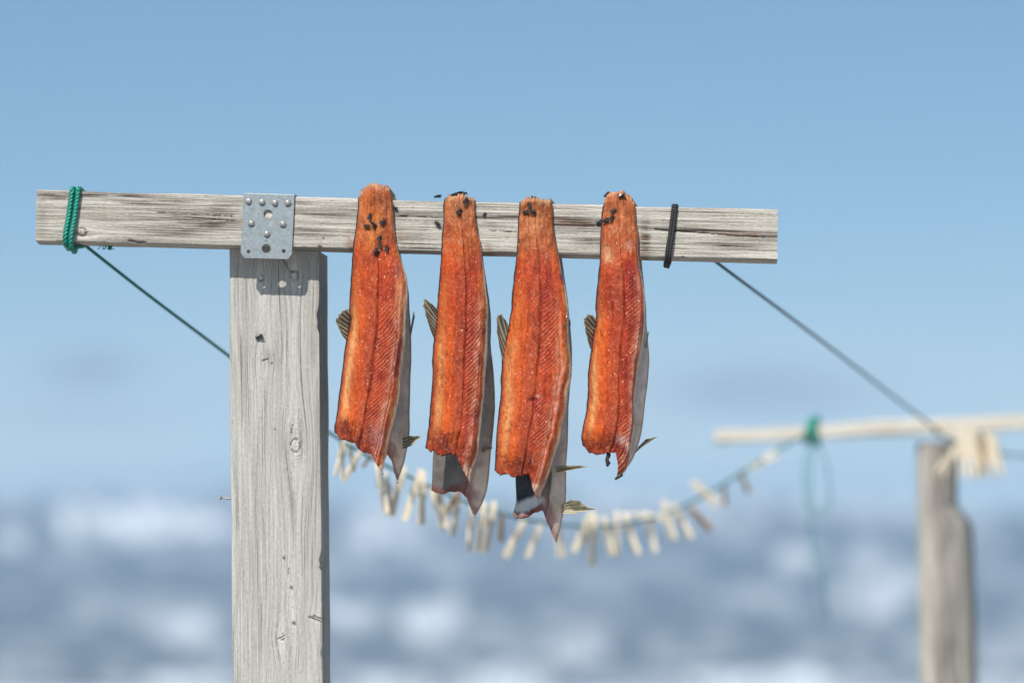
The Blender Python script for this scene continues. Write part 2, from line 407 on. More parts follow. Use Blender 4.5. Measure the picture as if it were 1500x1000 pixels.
beam = board('crossbeam', bTL, bTR, bBR, bBL, BD, M['beam_wood'], rack, .0015, 64, 8, knots=[(kx, kw, .022, .012, .85, .0052), (*beam_px(1000, 370), .012, .006, .6, 0)], stains=beam_stains, rust=beam_rust, cracks=beam_cracks, seed=3, rough=.00036, skew=(-.0068, -.0042),
             chips=[(.29, 1, .012, .0022), (.62, 1, .03, .0015), (.13, -1, .04, .0012), (.5, -1, .05, .0014), (.8, -1, .03, .001)])
def post_px(px, py):
    p = at(px, py, PY); e = (pLg - pL0).normalized(); w = (pR0 - pL0).normalized(); return (p - pL0).dot(e), (p - pL0).dot(w)
def pk(px, py, a, b, s, core): return (*post_px(px, py), a, b, s, core)
def pseg(x0, y0, x1, y1, th): return (*post_px(x0, y0), *post_px(x1, y1), th * .00087)
def ps(px, py, rx, ry, s): return (*post_px(px, py), ry * .00087, rx * .00087, s)
post_knots = [pk(417, 648, .060, .020, .85, .0066), pk(380, 404, .02, .012, .7, .0036), pk(429, 398, .03, .015, .7, .0052), pk(381, 929, .03, .016, .8, .0034), pk(440, 905, .022, .02, .6, .0), pk(378, 527, .02, .012, .6, 0), pk(398, 900, .05, .012, .6, 0)]
post_cracks = [pseg(414, 618, 411, 636, .5), pseg(423, 898, 466, 914, 1.2), pseg(429, 896, 450, 904, .9), pseg(376, 932, 386, 927, .8),
               pseg(390, 814, 391, 816, 1.9), pseg(399, 857, 400, 859, 2.0), pseg(400, 909, 401, 911, 2.2), pseg(376, 526, 384, 523, 1.2), pseg(389, 529, 390, 530, 1.1), pseg(464, 452, 467, 480, 2.0), pseg(397, 829, 396, 836, .7), pseg(388, 626, 389, 627, .9), pseg(412, 372, 424, 392, .7)]
post = board('post', pL0, pLg, pRg, pR0, .056, M['post_wood'], rack, .0015, 84, 12, knots=post_knots, stains=[ps(455, 600, 18, 300, .35), ps(345, 500, 8, 100, .4), ps(400, 720, 10, 90, .25), ps(350, 800, 8, 160, .3), ps(416, 640, 26, 40, .35), ps(385, 520, 14, 14, .5)],
             cracks=post_cracks, seed=21, ckd=.0006, rough=.00050, dense_to=.62, wav=.0022, chips=[(.085, 1, .012, .003), (.10, 1, .005, .002), (.40, 1, .007, .003), (.41, 1, .003, .0025), (.52, 1, .006, .0015)])
# steel plate folded over the beam, with real holes
def disc(cx, cy, r, n=22): return [(cx + r * math.cos(2 * math.pi * k / n), cy + r * math.sin(2 * math.pi * k / n)) for k in range(n)]
def plate():
    outer = [(357.0, 283.5), (352.4, 370), (358, 377.8), (422, 379.4), (427.4, 372), (431.3, 286)]
    holes = [disc(392.6, 313.6, 6.7), disc(390, 364, 6.6), disc(364, 368.6, 2.9, 14), disc(415.5, 367.8, 2.9, 14), disc(389.6, 352.4, 1.0, 8)]
    loops = [[Vector((x, -y, 0)) for x, y in lp] for lp in [outer] + holes]
    tris = tessellate_polygon(loops)
    flat = [p for lp in [outer] + holes for p in lp]; n = len(flat)
    y0, y1 = -.0030, -.0006
    Vf = [at(x, y, y0) for x, y in flat]; Vb = [Vector((v.x, y1, v.z)) for v in Vf]
    F = []
    for t in tris:
        a, b, c = t; nrm = (Vf[b] - Vf[a]).cross(Vf[c] - Vf[a])
        if nrm.y > 0: a, b, c = a, c, b
        F.append([a, b, c]); F.append([n + a, n + c, n + b])
    k0 = 0
    for li, lp in enumerate([outer] + holes):
        m = len(lp)
        for k in range(m):
            a, b = k0 + k, k0 + (k + 1) % m
            F.append([a, a + n, b + n, b] if li == 0 else [a, b, b + n, a + n])
        k0 += m
    mb = MB().add([tuple(v) for v in Vf + Vb], F)
    # rounded bend at the top and the leg on top of the beam
    tl, tr = Vf[0], Vf[5]; prof = []
    topz = lambda x: bTL.z + (bTR.z - bTL.z) * (x - bTL.x) / (bTR.x - bTL.x)
    for (yy, k) in [(y0, 0), (y0 + .0003, .55), (y0 + .0012, .86), (y0 + .0026, 1), (.02, 1), (.040, 1)]: prof.append((yy, k))
    V = []; 
    for yy, k in prof:
        for e in (tl, tr):
            zt = topz(e.x) + .0030; V.append((e.x, yy, e.z + (zt - e.z) * k))
    for yy, k in prof:
        for e in (tl, tr):
            zt = topz(e.x) + .0007; V.append((e.x, max(yy, y1), e.z + (zt - e.z) * k))
    m = len(prof); F = []
    for i in range(m - 1):
        F.append([2 * i, 2 * i + 1, 2 * i + 3, 2 * i + 2]); o = 2 * m
        F.append([o + 2 * i, o + 2 * i + 2, o + 2 * i + 3, o + 2 * i + 1])
        F.append([2 * i, 2 * i + 2, o + 2 * i + 2, o + 2 * i]); F.append([2 * i + 1, o + 2 * i + 1, o + 2 * i + 3, 2 * i + 3])
    F.append([2 * m - 2, 2 * m - 1, 4 * m - 1, 4 * m - 2])
    mb.add(V, F)
    o = mb.obj('steel_plate', M['steel'], rack, True); o.data.set_sharp_from_angle(angle=math.radians(35)); return o
steel = plate(); steel['label'] = 'grey galvanised steel plate with punched holes'
def dome(c, r, h, n=14, axis=Vector((0, -1, 0))):
    """domed nail head standing on point c."""
    q = axis.to_track_quat('Z', 'Y'); V = []; F = []
    rings = [(1, 0), (1.0, .25), (.86, .62), (.55, .9), (.2, 1)]
    for rr, hh in rings:
        for k in range(n):
            a = 2 * math.pi * k / n; w = 1 + .06 * math.sin(3 * a + c.x * 900)
            V.append(tuple(c + q @ Vector((r * rr * w * math.cos(a), r * rr * w * math.sin(a), h * hh))))
    for i in range(len(rings) - 1):
        for k in range(n):
            F.append([i * n + k, i * n + (k + 1) % n, (i + 1) * n + (k + 1) % n, (i + 1) * n + k])
    F.append([(len(rings) - 1) * n + k for k in range(n)]); return V, F
for (nx, ny) in [(364.4, 295), (384, 296.2), (402.8, 297.4), (421.7, 297.4), (368.2, 327.2), (414.5, 328.4), (391, 342.8)]:
    V, F = dome(at(nx, ny, -.0029), .0044, .0030); mesh_obj('nail_head', V, F, M['nail'], steel)
# nail in the side of the post
nb = MB(); a, b = at(323, 728.5, .055), at(345, 731.5, .055)
nb.tube([a, a + (b - a) * .5, b], .0012, 8); nb.tube([a + (a - b) * .01, a + (b - a) * .05], .0030, 10)
nb.obj('nail', M['nail'], rack)

BVH = []
def bvh_of(o):
    W = wloc(o); me = o.data
    return BVHTree.FromPolygons([tuple(v.co + W) for v in me.vertices], [tuple(p.vertices) for p in me.polygons])
BVH += [bvh_of(beam), bvh_of(post), bvh_of(steel)]
def surf(px, py):
    d = ray(px, py).normalized(); best = None
    for t in BVH:
        h = t.ray_cast(CAM, d, 50)
        if h[0] is not None and (best is None or h[3] < best[3]): best = h
    if best is None: return at(px, py, 0), Vector((0, -1, 0))
    nrm = best[1]
    if nrm.dot(d) > 0: nrm = -nrm
    return best[0], nrm

# ------------------------------------------------------------------ fish
def resample(pts, n, rel=None):
    P = np.asarray(pts, float); L = np.concatenate([[0], np.cumsum(np.linalg.norm(np.diff(P, axis=0), axis=1))]); L /= L[-1]
    t = np.linspace(0, 1, n) if rel is None else rel
    # smooth (Catmull-Rom like) through cubic hermite on each axis
    out = []
    for k in range(2):
        m = np.gradient(P[:, k], L)
        i = np.clip(np.searchsorted(L, t, side='right') - 1, 0, len(L) - 2); h = L[i + 1] - L[i]; s = (t - L[i]) / h
        y0, y1 = P[i, k], P[i + 1, k]; m0, m1 = m[i] * h, m[i + 1] * h
        out.append((2 * s ** 3 - 3 * s ** 2 + 1) * y0 + (s ** 3 - 2 * s ** 2 + s) * m0 + (-2 * s ** 3 + 3 * s ** 2) * y1 + (s ** 3 - s ** 2) * m1)
    return np.stack(out, 1)
def linres(pts, n):
    P = np.asarray(pts, float); L = np.concatenate([[0], np.cumsum(np.linalg.norm(np.diff(P, axis=0), axis=1))]); L /= L[-1]
    t = np.linspace(0, 1, n); return np.stack([np.interp(t, L, P[:, k]) for k in range(2)], 1)
def coons(top, right, bottom, left, nv, nu, jit=.6, seed=0):
    T = resample(top, nu); Bm = .5 * resample(bottom, nu) + .5 * linres(bottom, nu); Lf = resample(left, nv); R = resample(right, nv)
    kk = np.arange(nv); w = np.clip(np.minimum(kk, nv - 1 - kk) / 12., 0, 1)
    Lf[:, 0] += (fbm(kk / 34., kk * 0., seed, 4) - .5) * 3.0 * jit * w; R[:, 0] += (fbm(kk / 26., kk * 0. + 9, seed, 4) - .5) * 3.2 * jit * w
    uu = np.arange(nu); wu = np.clip(np.minimum(uu, nu - 1 - uu) / 5., 0, 1)
    Bm[:, 1] += (fbm(uu / 3., uu * 0. + 3, seed, 3) - .5) * 7 * jit * wu; T[:, 1] += ((fbm(uu / 9., uu * 0. + 5, seed, 4) - .5) * 8 + (vn(uu / 2.2, uu * 0. + 2, seed) - .5) * 2.5) * jit * wu
    T[0], T[-1] = Lf[0], R[0]; Bm[0], Bm[-1] = Lf[-1], R[-1]
    u = np.linspace(0, 1, nu)[None, :, None]; v = np.linspace(0, 1, nv)[:, None, None]
    return (1 - v) * T[None] + v * Bm[None] + (1 - u) * Lf[:, None] + u * R[:, None] - ((1 - u) * (1 - v) * T[0] + u * (1 - v) * T[-1] + (1 - u) * v * Bm[0] + u * v * Bm[-1])

def lerp3(m, a, b):
    return a * (1 - m[..., None]) + np.array(b) * m[..., None]
def flesh_colour(u, v, x, s, seed, red, line):
    """u across (0 back, 1 belly), v down 0..1, x,s in metres: layout of fat bands, muscle and membrane on a split char."""
    n = fbm(x * 70, s * 48, seed, 4); n2 = fbm(x * 25, s * 14, seed + 9, 4); n3 = fbm(x * 190, s * 150, seed + 4, 3); n4 = fbm(x * 12, s * 9, seed + 23, 3)
    um = u + (fbm(x * 16, s * 26, seed + 60, 4) - .5) * .10 * sstep(.55, .8, u)          # the belly edge wanders
    ub = u + (fbm(x * 14, s * 18, seed + 61, 4) - .5) * .07
    orange = np.array((.54, .076, .006)); redc = np.array((.25, .010, .008)); cream = np.array((.66, .37, .15))
    brown = np.array((.33, .098, .026)); dark = np.array((.06, .006, .005))
    c = np.broadcast_to(orange, u.shape + (3,)).copy()
    c = lerp3(np.clip(red * .9 + (n2 - .5) * 1.5 + (n4 - .5) * .8, 0, 1), c, redc)
    c = lerp3(.75 * bump(ub, line - .085, .07) * sstep(.12, .3, v) * (.6 + .8 * (n - .2)), c, (.30, .045, .018))
    c = lerp3(np.clip(.25 + .75 * red + (n - .5) * 1.1 + (n4 - .5) * .9, 0, 1) * sstep(line, line + .03, u) * (1 - sstep(line + .24, line + .36, um)), c, redc)
    c = lerp3(.85 * bump(ub, .24, .075) * sstep(.35, .5, v), c, (.55, .078, .003))
    c = lerp3(np.clip(.9 * bump(ub, .115, .06) * sstep(.48, .62, v + (n2 - .5) * .25) * (1 - sstep(.86, .97, v)) * (.35 + 1.5 * (n - .25)), 0, 1), c, cream)
    c = lerp3(.40 * bump(ub, .10, .08) * sstep(.22, .4, v), c, (.64, .22, .05))
    # membrane and belly fat on the right
    c = lerp3(np.clip(1.4 * bump(um, .80, .075) * (.1 + 1.7 * (n3 - .25)) * sstep(.25, .5, v + (n4 - .5) * .4), 0, .9), c, (.60, .25, .17))
    c = lerp3(np.clip(.9 * sstep(.885, .94, um) * sstep(.18, .34, v) * (.2 + 1.5 * (n - .2)), 0, 1), c, (.62, .29, .11))
    c = lerp3(np.clip(sstep(.952, .975, u + (n - .5) * .05) * sstep(.10, .25, v) * (.4 + 1.2 * n2), 0, 1), c, (.78, .68, .52))
    c = lerp3(np.clip(bump(um, .87, .07) * sstep(.60, .68, n2) * .9, 0, 1), c, (.20, .02, .04))
    c = lerp3(np.clip(sstep(.66, .74, n3) * sstep(.55, .7, n4) * .5, 0, 1), c, (.20, .012, .010))
    # dried upper end over the beam
    top = 1 - sstep(.10, .27, v + (n2 - .5) * .16)
    c = lerp3(.80 * top * (.4 + 1.0 * n), c, brown); c = lerp3(.30 * top * sstep(.52, .68, n3), c, (.58, .30, .16)); c = lerp3(.6 * top * sstep(.58, .70, n), c, (.22, .045, .015))
    c = lerp3(.8 * (1 - sstep(.0, .028, v + (n3 - .5) * .03)), c, (.50, .33, .20)); c = lerp3(.8 * (1 - sstep(.0, .02, v + (n - .5) * .05)) * sstep(.45, .6, n), c, (.12, .045, .025))
    # the lateral line and rib lines
    c = lerp3(.90 * bump(u, line + (n2 - .5) * .03, .0105) * (1 - .5 * top) * (.5 + n), c, dark)
    c = lerp3(.30 * bump(ub, line - .17, .008) * sstep(.2, .4, v), c, dark); c = lerp3(.45 * bump(um, line + .24, .012) * (1 - sstep(.3, .55, v)), c, dark)
    # dark blood towards the head cut and along both edges
    c = lerp3(np.clip(.8 * sstep(.90, .985, v + (n - .5) * .16) * (.2 + 1.3 * n) * (1 - .55 * sstep(.6, .8, u)), 0, .9), c, (.17, .016, .010))
    c = lerp3(np.clip(.9 * sstep(.93, .97, v + (n3 - .5) * .08) * sstep(.52, .62, n) * sstep(.45, .6, u), 0, .9), c, (.62, .40, .30))
    c = lerp3(.7 * sstep(.022, .0, u), c, (.12, .03, .025))
    return c, n, n3
def chevrons(u, v, x, s, xl, wrel, line, seed):
    """muscle segment ridges, leaning up towards the belly; finer ones towards the back."""
    dx = x - xl
    n = fbm(x * 40, s * 40, seed + 31, 3) - .5
    sp = .0054 * np.clip(wrel, .55, 1) * (1 + .25 * (fbm(x * 0 + 1, s * 22, seed + 90, 3) - .5))
    ph = (s + .78 * dx + 8.0 * np.maximum(dx, 0) ** 2 + n * .0030 + (fbm(x * 9, s * 14, seed + 91, 3) - .5) * .026) / .0058
    r = np.sin(2 * math.pi * ph); rr = np.clip((r - .66) / .34, 0, 1)
    area = sstep(.40, .56, fbm(x * 22, s * 16, seed + 33, 3) + .22 * (v - .35))
    mr = sstep(line + .01, line + .05, u) * (1 - sstep(line + .28, line + .42, u)) * sstep(.22, .48, v) * (1 - sstep(.90, .98, v)) * (.25 + .75 * area)
    ph2 = (s - .62 * dx + n * .004) / .0034
    r2 = np.sin(2 * math.pi * ph2); rl = np.clip((r2 - .3) / .7, 0, 1)
    ml = (1 - sstep(line - .03, line - .005, u)) * sstep(line - .34, line - .16, u) * sstep(.2, .4, v) * area
    brk = .15 + 1.3 * fbm(x * 110, s * 80, seed + 3, 3)
    return rr * mr * brk, rl * ml * brk, r * mr, r2 * ml

def make_fish(f, label):
    seed = f['seed']; line = f.get('line', .47); red = f['red']
    base = at(f['front']['left'][0][0], f['front']['left'][0][1], .02)
    root = thing('split_fish', base, label, 'fish', 'split fish hung over the crossbeam')
    nv, nu = 430, 104
    fr = f['front']
    G = coons(fr['top'], fr['right'], fr['bottom'], fr['left'], nv, nu, 1, seed)
    u = np.broadcast_to(np.linspace(0, 1, nu)[None], (nv, nu)); v = np.broadcast_to(np.linspace(0, 1, nv)[:, None], (nv, nu))
    W0 = at_np(G[..., 0], G[..., 1], -.008)
    x, z = W0[..., 0], W0[..., 2]
    btz = bTL.z + (bTR.z - bTL.z) * (x - bTL.x) / (bTR.x - bTL.x)
    bbz = bBL.z + (bBR.z - bBL.z) * (x - bBL.x) / (bBR.x - bBL.x)
    s = -(z - z[0:1].max()); wid = (x[:, -1] - x[:, 0])[:, None]; wrel = wid / wid.max()
    xl = x[:, :1] + line * wid
    # thickness, curl and bend
    prof = np.clip(1 - np.abs(2 * u - 1) ** 2.6, 0, 1)
    th = (.0045 + (.0075 + .004 * sstep(.1, .5, v)) * prof) * (.72 + .28 * sstep(.05, .3, v)) * (1 - .55 * sstep(.90, 1., v))
    curl = f.get('curl', .010) * .5 * np.clip((u - .62) / .38, 0, 1) ** 2 * sstep(.25, .6, v) + f.get('lcurl', .006) * np.clip((.30 - u) / .30, 0, 1) ** 2 * sstep(.15, .5, v)
    free = sstep(0., .06, bbz - z)
    back = -.0012 + curl * free + f.get('swing', .0) * np.clip((bbz - z) / .3, 0, 1.3) + (fbm(x * 8, s * 7, seed, 2) - .5) * .006 * free
    H = (z[0:1] - btz[0:1]) + .0015
    fq = np.clip((z - btz) / np.maximum(H, .003), 0, .9995)
    back = back + .017 * (1 - np.sqrt(1 - fq ** 2))
    col, n, n3 = flesh_colour(u, v, x, s, seed, red, line)
    cr, cl, r1, r2 = chevrons(u, v, x, s, xl, wrel, line, seed)
    col = lerp3(np.clip(.85 * cr, 0, 1), col, (.66, .25, .12)); col = lerp3(np.clip(.42 * cl, 0, 1), col, (.48, .17, .08))
    for (bx, by, br, bc, bk) in f.get('blots', []):
        d = np.hypot((G[..., 0] - bx) / br[0], (G[..., 1] - by) / br[1]) + (n3 - .5) * .9
        col = lerp3(np.clip(bk * np.exp(-d ** 2 * 1.2), 0, 1), col, bc)
    hh = .00026 * r1 + .00006 * r2 + .0013 * (fbm(x * 70, s * 45, seed + 2, 4) - .5) + .0006 * (n3 - .5) - .0016 * bump(u, line, .016) + .0009 * bump(u, line + .08, .05) - .0010 * bump(u, line + .36, .02) * sstep(.3, .5, v) + .0011 * bump(u, .86, .05) * sstep(.3, .5, v) - .0007 * bump(u, line - .17, .015)
    top = 1 - sstep(.06, .24, v); hh = hh + top * .0022 * (fbm(x * 150, s * 110, seed + 77, 3) - .5)
    for (bx, by, br, dep) in f.get('dents', []):
        hh = hh - dep * np.exp(-(((G[..., 0] - bx) / br[0]) ** 2 + ((G[..., 1] - by) / br[1]) ** 2))
    Yf = back - th - hh * np.clip(prof * 2.2, .15, 1)
    Fv = at_np(G[..., 0], G[..., 1], Yf)
    Bv = Fv.copy(); Bv[..., 1] = back
    # saddle over the beam: carries on from the top edge to the back
    ns = 9; rows_f, rows_b = [], []
    for k in range(ns, 0, -1):
        q = k / ns
        yy = Yf[0] + (BD + .006 - Yf[0]) * min(1, q * 1.25)
        dz = -(.012 * max(0, q - .7) / .3) * 1.6
        r = Fv[0].copy(); r[:, 1] = yy; r[:, 2] = Fv[0][:, 2] - .0004 - (H[0] - .0065) * q * .55 + dz
        rows_f.append(r)
        b = r.copy(); low = np.maximum(btz[0] + .0006, r[:, 2] - .008); b[:, 2] = low if q < .8 else r[:, 2]; b[:, 1] = yy - (.006 if q >= .8 else 0)
        rows_b.append(b)
    Fa = np.concatenate([np.array(rows_f), Fv]); Ba = np.concatenate([np.array(rows_b), Bv])
    ca = np.concatenate([np.repeat(col[:1], ns, 0), col])
    rim = ca * .8
    nva = nv + ns
    tint = np.ones((2 * nva * nu, 4)); tint[:nva * nu, :3] = ca.reshape(-1, 3); tint[nva * nu:, :3] = rim.reshape(-1, 3)
    look = np.zeros((2 * nva * nu, 4)); lk = np.concatenate([np.ones((ns, nu)), 1 - sstep(.02, .16, v + (n - .5) * .12)]); look[:, 0] = np.concatenate([lk.ravel()] * 2)
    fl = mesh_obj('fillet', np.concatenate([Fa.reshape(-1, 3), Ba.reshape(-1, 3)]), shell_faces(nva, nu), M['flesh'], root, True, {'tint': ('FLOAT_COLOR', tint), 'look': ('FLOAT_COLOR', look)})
    BVH.append(bvh_of(fl))
    # skin under the front half: a thin dark sheet a little wider than the flesh
    st = 3; Gs = G[::st, ::4].copy(); bs_ = back[::st, ::4].copy()
    cen = Gs.mean(1, keepdims=True); ww = (Gs[:, -1:, 0] - Gs[:, :1, 0])
    Gs[:, 0, 0] -= f.get('rimL', 1.7); Gs[:, -1, 0] += f.get('rimR', .9); Gs[-1, :, 1] += 1.0
    Gs[:, 0, 0] += (fbm(np.arange(len(Gs)) / 5., np.zeros(len(Gs)), seed + 8, 2) - .5) * 1.2
    yS = bs_ + .0002; yS[:, 0] -= .0022; yS[:, -1] -= .0010
    S0 = at_np(Gs[..., 0], Gs[..., 1], yS); S1 = S0.copy(); S1[..., 1] = bs_ + .0011
    us = u[::st, ::4]; vs = v[::st, ::4]
    sc = np.broadcast_to(np.array((.030, .028, .030)), S0.shape).copy(); sc = lerp3(sstep(.5, .9, us), sc, (.42, .38, .35))
    sc = lerp3(sstep(.975, 1., us) * sstep(.2, .35, vs) * .6, sc, (.30, .26, .24)); sc = lerp3(sstep(.06, 0., us), sc, (.035, .022, .022))
    nvs, nus = S0.shape[:2]; keep = S0[:, 0, 2] < btz.mean() + .004
    i0 = int(np.argmax(keep)); S0, S1, sc = S0[i0:], S1[i0:], sc[i0:]; nvs = len(S0)
    tt = np.ones((2 * nvs * nus, 4)); tt[:, :3] = np.concatenate([sc.reshape(-1, 3)] * 2)
    mesh_obj('skin', np.concatenate([S0.reshape(-1, 3), S1.reshape(-1, 3)]), shell_faces(nvs, nus), M['skin'], root, True, {'tint': ('FLOAT_COLOR', tt)})
    # rear half hanging behind the beam, skin towards the beam
    re = f['rear']; nv2, nu2 = 240, 60
    G2 = coons(re['top'], re['right'], re['bottom'], re['left'], nv2, nu2, .8, seed + 50)
    u2 = np.broadcast_to(np.linspace(0, 1, nu2)[None], (nv2, nu2)); v2 = np.broadcast_to(np.linspace(0, 1, nv2)[:, None], (nv2, nu2))
    W2 = at_np(G2[..., 0], G2[..., 1], .05); x2, z2 = W2[..., 0], W2[..., 2]; s2 = -z2
    bb2 = bBL.z + (bBR.z - bBL.z) * (x2 - bBL.x) / (bBR.x - bBL.x)
    fr2 = np.clip((bb2 - z2) / .30, 0, 1.4)
    y2 = BD + .0022 + re.get('swing', 0.) * fr2 + (.010 * (2 * u2 - 1) ** 2 - .004 + (fbm(x2 * 30, s2 * 16, seed + 6, 4) - .5) * .013) * sstep(0, .25, fr2)
    y2 = y2 + .0022 * (fbm(x2 * 55, s2 * 90, seed + 70, 3) - .5) * sstep(.6, .9, v2) + re.get('fold', .0) * bump(u2, .62, .05) * sstep(.72, .9, v2)
    A2 = at_np(G2[..., 0], G2[..., 1], y2); B2 = A2.copy(); B2[..., 1] += .0016
    m = fbm(x2 * 50, s2 * 30, seed + 15, 4)
    c2 = np.broadcast_to(np.array((.022, .023, .028)), A2.shape).copy()
    c2 = lerp3(sstep(.30, .48, u2 + (m - .5) * .12), c2, (.24, .195, .17)); c2 = lerp3(sstep(.50, .66, u2 + (m - .5) * .1), c2, (.62, .51, .44)); c2 = lerp3(sstep(.8, .95, u2), c2, (.72, .59, .49))
    c2 = lerp3(re.get('silver', 0) * sstep(.945, .965, v2 + (m - .5) * .06), c2, (.55, .54, .53)); c2 = lerp3(re.get('grey', 0) * (1 - sstep(.45, .6, u2)), c2, (.15, .135, .125))
    m2 = fbm(x2 * 140, s2 * 90, seed + 16, 3); c2 = c2 * (.70 + .62 * m[..., None]); c2 = lerp3(.38 * sstep(.55, .68, m2) * sstep(.4, .6, u2), c2, (.34, .26, .22)); c2 = lerp3(.5 * bump(u2, .58 + (m - .5) * .1, .018), c2, (.07, .06, .06))
    c2 = lerp3(.7 * sstep(.955, .985, u2 + (m - .5) * .03), c2, (.16, .11, .09)); c2 = lerp3(np.clip(.85 * sstep(.972, .990, v2 + (m2 - .5) * .03), 0, 1) * (.4 + m), c2, (.15, .024, .014))
    c2 = lerp3(np.clip(.85 * sstep(.925, .955, v2 + (m - .5) * .04) * bump(u2, .66, .22) * sstep(.40, .52, u2), 0, 1), c2, (.24, .055, .032)); c2 = lerp3(.30 * sstep(.5, .7, u2) * (.3 + m), c2, (.66, .45, .38))
    t2 = np.ones((2 * nv2 * nu2, 4)); t2[:, :3] = np.concatenate([c2.reshape(-1, 3)] * 2)
    mesh_obj('skin', np.concatenate([A2.reshape(-1, 3), B2.reshape(-1, 3)]), shell_faces(nv2, nu2), M['skin'], root, True, {'tint': ('FLOAT_COLOR', t2)})
    st = 2; A3 = B2[::st, ::2].copy(); A3[..., 1] += .0001; A3[-1, 1:-1, 2] -= .0018
    uu, vv = u2[::st, ::2], v2[::st, ::2]; pr = np.clip(1 - np.abs(2 * uu - 1) ** 2.6, 0, 1)
    B3 = A3.copy(); B3[..., 1] += .002 + .009 * pr * (1 - .4 * sstep(.9, 1, vv)); B3[..., 1] += .0008 * (fbm(x2[::st, ::2] * 90, s2[::st, ::2] * 60, seed + 1, 3))
    c3, _, _ = flesh_colour(uu, vv, x2[::st, ::2], s2[::st, ::2], seed + 40, red, line)
    nn, mm = A3.shape[:2]; t3 = np.ones((2 * nn * mm, 4)); t3[:nn * mm, :3] = c3.reshape(-1, 3) * .7; t3[nn * mm:, :3] = c3.reshape(-1, 3)
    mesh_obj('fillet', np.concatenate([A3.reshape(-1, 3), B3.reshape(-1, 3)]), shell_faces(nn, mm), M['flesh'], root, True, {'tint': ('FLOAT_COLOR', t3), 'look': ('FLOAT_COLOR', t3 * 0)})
    for fd in f['fins']: make_fin(root, seed, *fd)
    for (px, py, yy, r) in f.get('drops', []):
        c = at(px, py, yy); V = []; F = []; n = 10; rg = [(0, 2.0), (.25, 1.3), (.6, .7), (.95, .15), (1., -.35), (.7, -.85), (0, -1.1)]
        for rr, hh_ in rg:
            for k in range(n):
                a = 2 * math.pi * k / n; V.append((c.x + r * rr * math.cos(a), c.y + r * rr * math.sin(a), c.z + r * hh_))
        F = [[i * n + k, (i + 1) * n + k, (i + 1) * n + (k + 1) % n, i * n + (k + 1) % n] for i in range(len(rg) - 1) for k in range(n)]
        mesh_obj('oil_drop', V, F, M['drop'], root)
    return root
def make_fin(root, seed, base, tips, yb, yt, rays, mat, pale, bulge=.004):
    """fan between a base line and a tip outline, with raised rays; pixels of the photograph, depths in metres."""
    nu, nv = max(24, rays * 6), 26
    Bp = linres(base, nu); Tp = linres(tips, nu)
    q = np.linspace(0, 1, nv)[:, None]; uu = np.broadcast_to(np.linspace(0, 1, nu)[None], (nv, nu)); vv = np.broadcast_to(q, (nv, nu))
    r = np.sin(2 * math.pi * uu * rays)
    notch = (.07 * (r < -.1) + .13 * vn(uu * rays, uu * 0 + 1, seed + 3) + .05 * vn(uu * rays * 4, uu * 0 + 5, seed)) * sstep(.5, 1., vv)
    G = Bp[None] + (Tp - Bp)[None] * (q[..., None] - notch[..., None])
    Y = yb + (yt - yb) * vv - bulge * np.sin(math.pi * uu) * vv + .0011 * r * (.4 + .6 * vv) * -1
    A = at_np(G[..., 0], G[..., 1], Y); B = A.copy(); B[..., 1] += .0007
    look = np.zeros((nv, nu, 4)); look[..., 3] = 1
    look[..., 0] = np.clip(.5 + .55 * r + .5 * (fbm(uu * 8, vv * 5, seed, 3) - .5), 0, 1); look[..., 1] = pale * sstep(.45, 1., vv) * (.5 + .5 * fbm(uu * 9, vv * 7, seed + 5, 3))
    L = np.concatenate([look.reshape(-1, 4)] * 2)
    return mesh_obj('fin', np.concatenate([A.reshape(-1, 3), B.reshape(-1, 3)]), shell_faces(nv, nu), mat, root, True, {'look': ('FLOAT_COLOR', L)})

